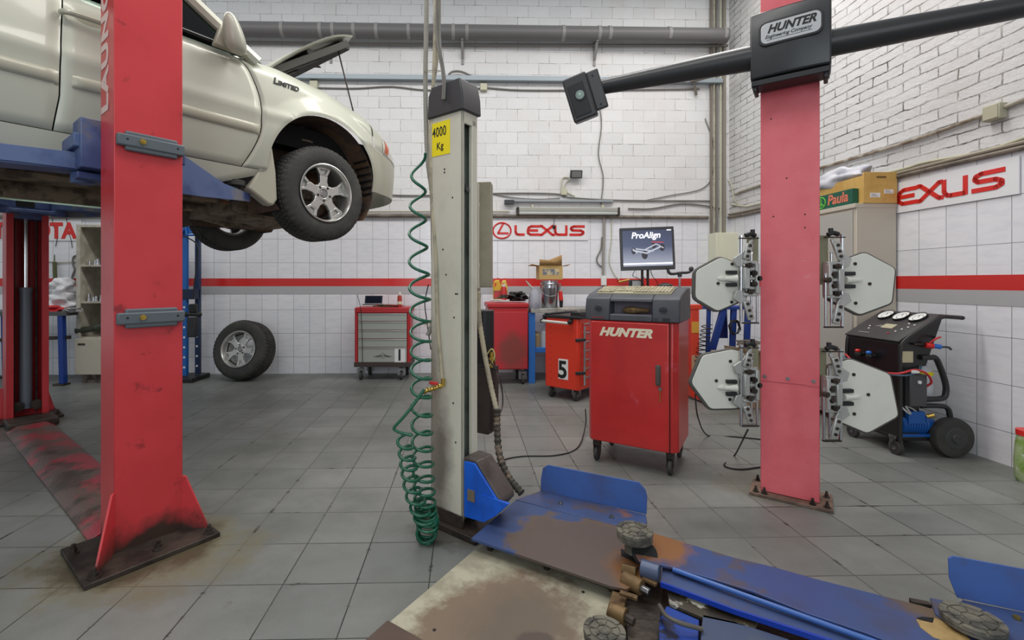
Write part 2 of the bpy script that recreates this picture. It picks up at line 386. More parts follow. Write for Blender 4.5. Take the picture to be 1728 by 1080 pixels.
under = mat('undercarriage', rgb(134, 120, 102), .8, .1, col2=rgb(84, 72, 60), scale=9, bump=.6, bscale=30, dirt=(rgb(128, 84, 52), 6, .62, .7))
blackgap = mat('gap_black', rgb(14, 14, 14), .8)
alloy = mat('alloy', rgb(196, 196, 192), .3, .85)
hose_beige = mat('hose_beige', rgb(188, 178, 152), .55, col2=rgb(150, 142, 124), scale=9)
hose_grey = mat('hose_grey', rgb(150, 146, 136), .6)
cable_black = mat('cable_black', rgb(26, 26, 26), .5)
cable_grey = mat('cable_grey', rgb(120, 116, 110), .6)
green_hose = mat('green_hose', rgb(14, 92, 66), .3, coat=.3)
brass = mat('brass', rgb(190, 160, 80), .3, .9)
paper = mat('paper_white', rgb(235, 235, 232), .6)
ink = mat('ink_black', rgb(22, 22, 24), .6)
yellow = mat('sticker_yellow', rgb(245, 225, 20), .5)
sign_red = mat('sign_red', rgb(212, 40, 34), .35)
cardboard = mat('cardboard', rgb(190, 152, 100), .75, col2=rgb(170, 132, 84), scale=4)
# ---------------------------------------------------------------- red two-post lift carrying the car
AV = math.radians(51.5)                     # heading of the car; local x = forward, local y = across
lift = thing('two_post_lift', 'red two-post vehicle lift with worn floor plate, carrying the silver car', 'vehicle lift', (-2.667, 3.040, 0), AV)
HCOL = 3.3
def c_column(y0, sgn):
    """open channel column: back web at y0, flanges reaching sgn*depth; rounded edges"""
    b = MB(); W, D, t, lip = .130, .20, .008, .045
    sec = [(-W, 0), (W, 0), (W, D), (W-lip, D), (W-lip, D-t), (W-t, D-t), (W-t, t), (-W+t, t), (-W+t, D-t), (-W+lip, D-t), (-W+lip, D), (-W, D)]
    b.prism([(x, y0+sgn*y) for x, y in sec], (0, 0, .015), (1, 0, 0), (0, 1, 0), (0, 0, HCOL))
    return b
def gusset(b, x0, y0, dx, dy, h):
    """triangular web plate standing on the base plate"""
    d = Vector((dx, dy, 0)); n = Vector((dy, -dx, 0)).normalized()*.010
    o = Vector((x0, y0, .015))-n*.5
    b.prism([(0, 0), (1, 0), (.15, h), (0, h)], o, d, (0, 0, 1), n)
red_near = mat('near_column_red', rgb(208, 62, 68), .34, col2=rgb(194, 52, 56), scale=3, thr=(.4, .7), spots=[(rgb(64, 48, 42), (0, -1.5, -.02), (.30, .4, .12), .35)], dirt=[(rgb(80, 30, 28), 22, .70, .76), (rgb(150, 44, 48), 9, .62, .7)])
near = c_column(-1.56, 1).build('column', red_near, lift, bevel=.006)
far = c_column(1.56, -1).build('column', red, lift, bevel=.006)
for col, sg in ((near, -1), (far, 1)):
    b = MB(); b.bb((-.263 if sg < 0 else -.2, sg*1.73, 0), (.225, sg*1.335, .02)); b.build('base_plate', steel_dirty, col, bevel=.003)
    for gx, dx, dy, gh in ((-.128, -.095, .125, .26), (.128, .085, .085, .25)):
        b = MB(); gusset(b, gx, sg*1.555, dx, sg*dy, gh); b.build('gusset', red_near if sg < 0 else red, col, bevel=.002)
    for x, y in ((-.225, 1.695), (-.235, 1.42), (.19, 1.695), (0.0, 1.665), (.195, 1.40)):
        bo = MB(); bo.cyl((x, sg*y, .02), (x, sg*y, .026), .022, n=16); bo.cyl((x, sg*y, .026), (x, sg*y, .042), .014, n=6); bo.cyl((x, sg*y, .042), (x, sg*y, .058), .008, n=10)
        bo.build('anchor_bolt', steel_dirty, col)
for z in (1.772, 1.012):
    b = MB(); y = -1.56
    b.bb((-.125, y-.03, z-.028), (.130, y, z+.022)); b.bb((-.095, y-.024, z-.045), (.102, y, z+.038))
    c = b.build('cable_guide', greyplastic, near, bevel=.006)
    b = MB(); b.cyl((-.035, y-.03, z), (-.035, y-.036, z), .012, n=12)
    b.cyl((-.035, y-.036, z), (-.035, y-.042, z), .007, n=6); b.build('screw', brass, c)
    b = MB(); b.cyl((-.09, y-.029, z), (-.09, y-.0305, z), .005, n=10); b.cyl((.10, y-.029, z), (.10, y-.0305, z), .005, n=10); b.build('screw_hole', ink, c)
text_obj('lettering', 'LAUNCH', .135, mat('faded_white', rgb(226, 196, 190), .5), near, plane4((-.1312, -1.475, 1.905), (0, 0, 1), (0, 1, 0)), .001, bold=.006, xs=1.15, spacing=1.12)
# hydraulic rams inside both columns
for sg, col in ((-1, near), (1, far)):
    y = sg*1.47
    b = MB(); b.cyl((0, y, .1), (0, y, 1.10), .042, n=28); b.cyl((0, y, 1.08), (0, y, 1.12), .047, n=28)
    r = b.build('ram_cylinder', mat('ram_grey', rgb(112, 120, 130), .4), col)
    b = MB(); b.cyl((0, y, 1.12), (0, y, 2.0), .026, n=24); b.build('ram_rod', chrome, col)
    b = MB()
    for x in (-.07, .07): b.tube([(x, y+sg*.02, .05), (x, y+sg*.02, 1.9)], .008)
    for x in (-.06, .06): b.lathe([(.012, -.01), (.04, -.01), (.04, .01), (.012, .01)], (x, y-sg*.06, .13), (0, 1, 0), 20)
    b.build('chain', steel_dirty, col)
# floor plate: low trapezoid cover between the columns
b = MB()
sec = [(-.165, 0), (-.165, .008), (-.105, .045), (.065, .045), (.118, .008), (.118, 0)]
b.prism(sec, (0, -1.33, .0), (1, 0, 0), (0, 0, 1), (0, 2.42, 0))
fp = mat('floor_plate_worn', rgb(112, 92, 84), .38, .25, col2=rgb(176, 62, 74), scale=2.6, thr=(.47, .55), dirt=(rgb(70, 60, 52), 4, .5, .62), bump=.35, bscale=90)
b.build('floor_plate', fp, lift, bevel=.004)
b = MB(); b.bb((-.15, 1.08, 0), (.15, 1.34, .06)); b.build('plate_end_cover', steel_dirty, lift, bevel=.01)
blue_dull = mat('arm_blue', rgb(82, 100, 142), .5, col2=rgb(58, 74, 122), scale=4, dirt=[(rgb(112, 112, 120), 3, .55, .62), (rgb(70, 58, 52), 6, .6, .7)])
# carriages and arms
def arm(b, p, q, w0=.11, h=.07):
    b.bar(p, q, w0, h)
for sg, col, nm in ((-1, near, 0), (1, far, 1)):
    zc = 1.70 if sg < 0 else 1.79
    b = MB()
    b.bb((-.20, sg*1.22, zc-.03), (.20, sg*1.36, zc+.19)); b.bb((-.20, sg*1.16, zc-.07), (.20, sg*1.30, zc-.04))
    b.bb((-.115, sg*1.37, zc-.10), (.115, sg*1.53, zc+.55))
    b.bb((-.22, sg*1.12, zc+.06), (-.18, sg*1.34, zc+.12)); b.bb((.18, sg*1.12, zc+.06), (.22, sg*1.34, zc+.12))
    ca = b.build('carriage', blue_dull, lift, bevel=.005)
    b = MB(); b.bb((-.09, sg*1.215, zc-.02), (.02, sg*1.225, zc+.1)); b.build('carriage_window', blackgap, ca)
    # front and rear swing arm, telescoping tube and rubber pad
    for (ex, ey) in ((.64, .95) if sg < 0 else (.95, .85), (-1.22, .86)):
        hx = .16 if ex > 0 else -.16
        p = Vector((hx, sg*1.20, zc)); q = Vector((ex, sg*ey, zc)); m_ = p.lerp(q, .62)
        b = MB()
        b.bar(p, m_, .13, .06); b.cyl(p+Vector((0, 0, -.08)), p+Vector((0, 0, .12)), .045, n=20)
        a_ = b.build('lift_arm', blue_dull, lift, bevel=.006)
        b = MB(); b.bar(m_-(q-p).normalized()*.15, q, .09, .042); b.build('arm_extension', blue_dull, a_, bevel=.004)
        b = MB(); b.cyl(q+Vector((0, 0, -.03)), q+Vector((0, 0, .07)), .03, n=20); b.cyl(q+Vector((0, 0, .07)), q+Vector((0, 0, .105)), .062, n=28)
        b.build('rubber_pad', rubber, a_, bevel=.004)
        b = MB(); e_ = (q-p).normalized(); n__ = Vector((-e_.y, e_.x, 0)); k_ = 1 if ex > 0 else .35; b.prism([(0, -.075*k_), (0, .14*k_), (.06, .14*k_), (.36, .05), (.60, .03), (.60, -.02), (.2, -.06*k_)], p+n__*(.066 if (ex > 0) == (sg > 0) else -.066), e_, (0, 0, 1), n__*.008); b.build('arm_guard', blue_dull, a_, bevel=.002)
glass = bpy.data.materials.new('car_glass'); glass.use_nodes = True
_n = glass.node_tree; _t = _n.nodes.new('ShaderNodeBsdfTransparent'); _t.inputs[0].default_value = rgb(150, 176, 166); _g = _n.nodes.new('ShaderNodeBsdfGlossy'); _g.inputs['Roughness'].default_value = .03
_m = _n.nodes.new('ShaderNodeMixShader'); _f = _n.nodes.new('ShaderNodeFresnel'); _f.inputs[0].default_value = 1.5
_n.links.new(_f.outputs[0], _m.inputs[0]); _n.links.new(_t.outputs[0], _m.inputs[1]); _n.links.new(_g.outputs[0], _m.inputs[2]); _n.links.new(_m.outputs[0], _n.nodes['Material Output'].inputs[0])
# ---------------------------------------------------------------- the car (local x forward from the front axle, y to its left, z from its own ground)
carL = Vector((-1.763, 3.932, 1.55))
car = thing('car', 'silver beige SUV with its hood open, raised on the red lift', 'car', carL, AV)
def lerp_tab(tab, x):
    if x <= tab[0][0]: return tab[0][1]
    for (a, va), (b, vb) in zip(tab, tab[1:]):
        if x <= b:
            t = (x-a)/(b-a); t2 = t*t*(3-2*t); return va+(vb-va)*(t*.5+t2*.5)
    return tab[-1][1]
HT = [(-3.6, 1.02), (-3.3, 1.09), (-.6, 1.055), (-.35, 1.065), (0, 1.03), (.3, .95), (.5, .862), (.68, .745), (.82, .655), (.93, .60)]
def Htop(x): return lerp_tab(HT, x)
def plan(x):                                # half width in plan
    if x > .25:
        t = min(1, (x-.25)/.72); return .905*(max(0, 1-t**2.7))**(1/2.4)
    if x < -3.0:
        t = min(1, (-3.0-x)/.72); return .905*(max(0, 1-t**3))**(1/3)
    return .905
def side(x, z, sg=-1, off=0.0):
    """point on the body side"""
    H = Htop(x); w_ = plan(x)
    ins = 0
    if z < .62: ins += .055*((.62-z)/.40)**1.6
    if z > .66: ins += .05*((z-.66)/.4)**1.5
    e = H-z
    if e < .12: ins += .075*((.12-max(e, 0))/.12)**2.2
    # character fold along the doors
    fl = math.exp(-((z-.70)/.035)**2)*.008
    ar = 0
    d = math.hypot(x+.03, z-.362)
    if d < .56 and x < .6: ar = .022*max(0, 1-abs(d-.45)/.10)        # flared arch lip
    dr = math.hypot(x+2.715, z-.375)
    if dr < .56: ar = .022*max(0, 1-abs(dr-.43)/.10)
    return Vector((x, sg*(w_-ins+fl+ar+off), z))
ARCH = (-.03, .362, .43)
def panel(name, parent, x0, x1, z0, z1, nu, nv, sg, m, holes=(), off=0.0, top_in=False, roll=.012):
    """patch between x0(z)..x1(z), z0(x)..z1(x); rolled edges; vertices inside a hole are pushed out to its rim"""
    V = {}; b = MB()
    def pt(i, j):
        v = (j)/nv; u = i/nu
        zz = z0((x0(.6)+x1(.6))/2)+v*(z1((x0(.6)+x1(.6))/2)-z0((x0(.6)+x1(.6))/2))
        for _ in range(3):
            x = x0(zz)+(x1(zz)-x0(zz))*u; zz = z0(x)+v*(z1(x)-z0(x))
        inside = False
        for (hx, hz, hr) in holes:
            d = math.hypot(x-hx, zz-hz)
            if d < hr:
                inside = True; k = hr/max(d, 1e-4); x = hx+(x-hx)*k; zz = hz+(zz-hz)*k
        o = off
        if i in (0, nu) or j == 0: o -= roll
        return side(x, zz, sg, o), inside
    pts = [[pt(i, j) for j in range(nv+1)] for i in range(nu+1)]
    vs = [p[0] for r in pts for p in r]; fs = []
    for i in range(nu):
        for j in range(nv):
            q = [(i, j), (i+1, j), (i+1, j+1), (i, j+1)]
            if all(pts[a][c][1] for a, c in q): continue
            f = tuple(a*(nv+1)+c for a, c in q)
            fs.append(f if sg < 0 else tuple(reversed(f)))
    b.add(vs, fs)
    return b.build(name, m, parent, ang=50, weld=False)
sx_front = lambda z: -.50-.13*max(0, (z-.75)/.32)**1.6-.16*max(0, (.62-z)/.36)**1.5     # door/fender shut line
sx_mid = lambda z: -1.455-.02*math.sin(z*3)-.03*max(0, (.5-z)/.2)
sx_rear = lambda z: -2.36+.35*max(0, (.62-z)/.36)**.8+.0
bump_x = lambda z: .40+.0*z
zlo = lambda x: .265+.06*max(0, x)/.9
rock = lambda x: .335
def bump_top(x): return .68-.13*max(0, (x-.35))/.6
for sg in (-1, 1):
    g = .003
    panel('front_door', car, lambda z: sx_mid(z)+g, lambda z: sx_front(z)-g, lambda x: rock(x)+g, Htop, 36, 30, sg, paint)
    panel('rear_door', car, lambda z: sx_rear(z)+g, lambda z: sx_mid(z)-g, lambda x: rock(x)+g, Htop, 30, 30, sg, paint, holes=((-2.715, .375, .46),))
    panel('sill', car, lambda z: -2.32, lambda z: -.40-.28*max(0, (.34-z)/.1), lambda x: .20, lambda x: rock(x)-g, 30, 6, sg, paint)
    panel('fender', car, lambda z: sx_front(z)+g, lambda z: .40, lambda x: rock(x) if x < -.3 else .27, Htop, 70, 54, sg, paint, holes=(ARCH,))
    panel('fender_nose', car, lambda z: .40, lambda z: .80, bump_top, Htop, 24, 12, sg, paint, roll=0)
    panel('front_bumper', car, lambda z: .33, lambda z: .969, lambda x: .33, lambda x: bump_top(x)-g, 60, 26, sg, paint_trim, holes=(ARCH,), roll=.0)
    panel('quarter_panel', car, lambda z: -3.7, lambda z: sx_rear(z)-g, lambda x: .33, Htop, 60, 40, sg, paint, holes=((-2.715, .375, .41),))
    # rubbing strip with a soft bulge
    for nm, xa, xb in (('front_door_moulding', -1.44, -.515), ('rear_door_moulding', -2.30, -1.48)):
        b = MB()
        def fn(u, v, xa=xa, xb=xb):
            x = xa+(xb-xa)*u; z = .548+.070*v; bu = .016*math.sin(PI*min(max(v, 0), 1))**.5 if 0 < v < 1 else -.004
            if u in (0, 1): bu = -.004
            p = side(x, z, sg, 0); p.y += sg*bu; return p
        b.grid(fn, 30, 8); b.build(nm, paint_trim, car, ang=60)
    # inner structure: dark liner behind the gaps, wheel-arch liner
    b = MB()
    def fl(u, v):
        x = -3.4+3.7*u; z = .24+(Htop(x)-.26)*v; p = side(x, z, sg, -.022); return p
    nu, nv = 74, 16
    def sk(i, j):
        x = -3.4+3.7*(i+.5)/nu; z = .24+(Htop(x)-.26)*(j+.5)/nv
        return math.hypot(x+.03, z-.362) < .47 or math.hypot(x+2.715, z-.375) < .45
    b.grid(fl, nu, nv, sk); b.build('body_liner', blackgap, car)
    for hx, nm in ((-.03, 'front'), (-2.715, 'rear')):
        b = MB()
        def fa(u, v, hx=hx):
            a = math.radians(-38+256*u); yy = .885-.36*v; return Vector((hx+math.cos(a)*.434, sg*yy, .362+math.sin(a)*.434))
        b.grid(fa, 40, 4)
        b.prism([(hx+math.cos(math.radians(-38+256*k/24))*.432, .362+math.sin(math.radians(-38+256*k/24))*.432) for k in range(25)], (0, sg*.52, 0), (1, 0, 0), (0, 0, 1), (0, sg*-.01, 0))
        b.build('wheel_arch_liner', mat('arch_liner', rgb(70, 60, 54), .85, col2=rgb(104, 78, 58), scale=6, bump=.5), car)
    b = MB()                                # splash-guard ribs in the front of the arch
    for k in range(6):
        a = math.radians(-6+7*k); b.box((-.03+math.cos(a)*.427, sg*.80, .362+math.sin(a)*.427), (.012, .16, .012), R=Matrix.Rotation(-a, 3, 'Y'))
    b.build('liner_rib', blackgap, car)
    # mud flap behind the front wheel
    b = MB()
    b.prism([(-.45, .50), (-.42, .50), (-.395, .34), (-.385, .16), (-.41, .115), (-.45, .12), (-.58, .205), (-.53, .29)], (0, sg*.80, 0), (1, 0, 0), (0, 0, 1), (0, sg*.085, 0))
    b.build('mud_flap', paint_trim, car, bevel=.018, seg=3)
    # greenhouse
    ws = [(-.50, 1.055), (-1.42, 1.06), (-1.42, 1.56), (-1.22, 1.56)]
    def gp(x, z, o=0): return Vector((x, sg*(.835-.50*(z-1.05)*.55+o), z))
    def gpoly(name, poly, m, o, th=.006):
        b = MB(); vs = [gp(x, z, o) for x, z in poly]; k = len(vs); vs += [v+Vector((0, -sg*th, 0)) for v in vs]
        b.add(vs, [tuple(range(k)), tuple(range(2*k-1, k-1, -1))]+[(i, i+k, (i+1) % k+k, (i+1) % k) for i in range(k)]); return b.build(name, m, car)
    gpoly('front_window', [(-.60, 1.07), (-1.47, 1.075), (-1.47, 1.54), (-1.30, 1.53), (-1.15, 1.46)], glass, .0)
    gpoly('rear_window', [(-1.56, 1.075), (-2.40, 1.08), (-2.40, 1.53), (-1.56, 1.54)], glass, .0)
    gpoly('door_pillar', [(-1.475, 1.06), (-1.555, 1.06), (-1.555, 1.56), (-1.475, 1.56)], black, .004)
    b = MB()
    path = [gp(-.50, 1.03), gp(-.78, 1.23), gp(-1.05, 1.43), gp(-1.25, 1.545), gp(-1.5, 1.60), gp(-2.4, 1.60), gp(-3.2, 1.5)]
    b.tube(smooth_path(path, 5), .042, 8); b.build('roof_rail_pillar', paint, car)
    b = MB(); b.tube([gp(-.58, 1.07, .012), gp(-1.14, 1.475, .012), gp(-1.30, 1.54, .012), gp(-1.47, 1.55, .012)], .014, 6); b.tube([gp(-.56, 1.062, .01), gp(-1.47, 1.07, .01), gp(-2.4, 1.075, .01)], .010, 6); b.build('window_trim', black, car)
    # mirror
    b = MB()
    def mr(u, v):
        a = 2*PI*v; t = PI*u
        x = math.cos(t); r = math.sin(t)**.6
        return Vector((-.705+(.058-.018*x)*r*math.cos(a)-.03*x, sg*(.965+(.055-.012*x)*r*math.sin(a)+.012*x), 1.095+.105*x))
    b.grid(mr, 16, 20); b.build('mirror_housing', paint, car, ang=60)
    b = MB(); b.prism([(-.79, 1.02), (-.58, 1.02), (-.75, 1.15)], (0, sg*.86, 0), (1, 0, 0), (0, 0, 1), (0, sg*.05, 0)); b.build('mirror_mount', paint_trim, car, bevel=.01)
    # door handles
    for hx in (-1.36, -2.22):
        b = MB(); b.tube(smooth_path([side(hx-.11, .905, sg, .004), side(hx-.08, .905, sg, .035), side(hx+.08, .905, sg, .038), side(hx+.11, .905, sg, .006)], 4), .014, 10)
        b.build('door_handle', paint_trim, car)
        b = MB(); b.sphere(side(hx, .90, sg, -.003), .06, 20, (1.1, .10, .62)); b.build('handle_cup', paint_trim, car)
    # headlamp wrapping the corner
    b = MB()
    def hl(u, v):
        x = .50+.30*u; z0 = bump_top(x)+.012; z1 = Htop(x)-.035; return side(x, z0+(z1-z0)*v*(.35+.65*math.sin(PI*min(u*.8+.1, 1))), sg, .004)
    b.grid(hl, 14, 6); hlm = b.build('headlamp', mat('lamp_lens', rgb(205, 200, 190), .1, coat=.6), car)
    b = MB()
    def tl(u, v):
        x = .52+.05*v+.02*u; z0 = bump_top(x)+.02; return side(x, z0+(Htop(x)-.05-z0)*u, sg, .006)
    b.grid(tl, 8, 4); b.build('turn_lamp', mat('amber', rgb(190, 96, 60), .25), hlm)
# fender tops, engine bay, nose
b = MB()
for sg in (-1, 1):
    def ft(u, v, sg=sg):
        x = -.60+1.40*u; p = side(x, Htop(x), sg); yi = sg*max(.0, min(.70, abs(p.y)-.07)); y = p.y+(yi-p.y)*v; return Vector((x, y, p.z+.012*math.sin(v*PI/2)*(1-v*.3)))
    b.grid(ft, 30, 5)
b.build('fender_top', paint, car, ang=60)
b = MB(); b.bb((-.45, -.66, .60), (.60, .66, .76)); b.bb((-.60, -.72, .7), (-.42, .72, 1.03)); b.bb((.50, -.5, .50), (.76, .5, .64)); b.build('engine_bay', blackgap, car)
b = MB()
def wsf(u, v): return Vector((-.42-.86*v, (-.76+.12*v)+(1.52-.24*v)*u, 1.07+.49*v+.03*math.sin(PI*u)))
b.grid(wsf, 10, 6); b.build('windscreen', glass, car)
b = MB()
def rf(u, v): return Vector((-1.27-2.0*v, -.66+1.32*u, 1.57+.05*math.sin(PI*u)+.03*math.sin(PI*v)))
b.grid(rf, 8, 8); b.build('roof', paint, car)
# open hood: shell, inner frame, prop
hinge = Vector((-.36, 0, 1.075)); hl_ = .98; ha = math.radians(38)
def hood_pt(s, y, off):                     # s along the hood from the hinge, rising at the hood angle, gently crowned
    cr = .045*math.sin(PI*min(1, s/hl_*.9+.05)); n = Vector((-math.sin(ha), 0, math.cos(ha))); d = Vector((math.cos(ha), 0, math.sin(ha)))
    dip = -.10*max(0, s/hl_-.75)**1.5*2
    return hinge+d*s+n*(cr+off+dip+.02*math.cos(y/.75*PI/2))+Vector((0, y, 0))
b = MB()
wd = lambda s: .70-.10*(s/hl_)**3
nu, nv = 16, 18
top = [[hood_pt(hl_*i/nu, -wd(hl_*i/nu)+2*wd(hl_*i/nu)*j/nv, 0) for j in range(nv+1)] for i in range(nu+1)]
bot = [[hood_pt(hl_*i/nu, (-wd(hl_*i/nu)+2*wd(hl_*i/nu)*j/nv)*.985, -.028 if 0 < j < nv else -.012) for j in range(nv+1)] for i in range(nu+1)]
vs = [p for r in top for p in r]+[p for r in bot for p in r]; K = (nu+1)*(nv+1); fs = []
for i in range(nu):
    for j in range(nv):
        a, c = i*(nv+1)+j, (i+1)*(nv+1)+j; fs.append((a, c, c+1, a+1)); fs.append((a+K, a+1+K, c+1+K, c+K))
for i in range(nu):
    for j in (0, nv):
        a, c = i*(nv+1)+j, (i+1)*(nv+1)+j; fs.append((a, a+K, c+K, c))
for j in range(nv):
    for i in (0, nu):
        a = i*(nv+1)+j; fs.append((a, a+1, a+1+K, a+K))
b.add(vs, fs); hood = b.build('hood', paint, car, ang=40)
b = MB()
for yy in (-.60, -.2, .2, .60):
    b.bar(hood_pt(.06, yy, -.035), hood_pt(.90, yy*.92, -.06), .09, .05)
b.bar(hood_pt(.9, -.55, -.06), hood_pt(.9, .55, -.06), .10, .05); b.bar(hood_pt(.08, -.64, -.05), hood_pt(.08, .64, -.05), .10, .06); b.bar(hood_pt(.5, -.60, -.05), hood_pt(.5, .6, -.05), .06, .04)
b.tube([hood_pt(.93, -.05, -.08), hood_pt(.97, -.05, -.12), hood_pt(.94, .05, -.08)], .008, 6)
b.build('hood_inner_frame', mat('hood_underside', rgb(62, 62, 54), .6), hood, bevel=.006)
b = MB(); b.tube([hood_pt(.86, -.50, -.06), Vector((.42, -.66, .90))], .006, 8); b.build('hood_prop', steel_dirty, car)
text_obj('badge', 'L', .064, ink, car, plane4(side(-.415, .92, -1, .004), (1, 0, .0), (0, 0.22, 1)), .003, shear=.25, bold=.0016, xs=1.0)
text_obj('badge', 'IMITED', .046, ink, car, plane4(side(-.384, .92, -1, .004), (1, 0, .0), (0, 0.22, 1)), .003, shear=.25, bold=.0014, xs=1.05)
# underside: sills, subframe, exhaust, axle parts, brake and spring
b = MB()
b.bb((-3.2, -.78, .22), (.3, .78, .28)); b.bb((-2.3, -.66, .19), (-.5, -.56, .24)); b.bb((-2.3, .56, .19), (-.5, .66, .24))
b.bb((-.45, -.42, .13), (.35, .42, .24)); b.tube(smooth_path([(-.35, .40, .17), (-.1, .30, .12), (.2, .0, .13), (-.1, -.30, .12), (-.35, -.40, .17)], 6), .045, 8)
b.build('floor_pan', under, car, bevel=.02)
b = MB(); b.tube(smooth_path([(0.1, .05, .19), (-.5, .10, .19), (-1.2, .14, .19), (-1.9, .10, .2), (-2.6, .2, .25)], 6), .035, 12)
b.cyl((-1.0, .14, .19), (-1.55, .14, .19), .065, n=20); b.cyl((-1.75, -.35, .2), (-2.1, -.35, .2), .06, n=20)
b.tube(smooth_path([(-.5, -.44, .18), (-1.3, -.50, .18), (-2.3, -.46, .19)], 5), .025, 8)
b.build('exhaust', under, car)
b = MB(); b.cyl((0, .18, .20), (0, -.2, .2), .13, .10, n=20); b.bb((-.3, -.3, .10), (-.05, .1, .2)); b.sphere((.1, .1, .2), .16, 14, (1, 1, .8)); b.build('gearbox', under, car, bevel=.01)
WZ = .25                                    # the front wheels hang
for sg in (-1, 1):
    b = MB()
    b.tube(smooth_path([(-.28, sg*.38, .16), (-.10, sg*.52, .13), (-.02, sg*.66, .16)], 5), .038, 8, radii=None)
    b.tube(smooth_path([(.20, sg*.38, .16), (.10, sg*.52, .13), (-.02, sg*.66, .16)], 5), .03, 8)
    b.cyl((0, sg*.15, .22), (0, sg*.66, WZ), .024, n=12); b.tube([(-.16, sg*.3, .22), (-.14, sg*.64, WZ+.02)], .014, 8)
    b.build('control_arm', under, car)
    b = MB(); b.cyl((0, sg*.655, WZ), (0, sg*.675, WZ), .145, n=32); b.build('brake_disc', mat('disc_iron', rgb(122, 110, 100), .5, .6, col2=rgb(120, 84, 60), scale=8), car)
    b = MB(); b.cyl((-.03, sg*.60, WZ), (-.03, sg*.56, .86), .028, n=14); b.lathe([(.03, 0), (.085, 0), (.09, .012), (.03, .02)], (-.03, sg*.59, .56), (0, -sg*.04, 1), 24)
    b.lathe([(.03, 0), (.085, 0), (.09, .012), (.03, .02)], (-.03, sg*.585, .66), (0, -sg*.04, 1), 24)
    hp = [(-.03+.07*math.cos(t*.5), sg*.58+.07*math.sin(t*.5), .57+.0075*t) for t in range(0, 40)]
    b.tube(hp, .009, 6); b.build('strut_spring', under, car)
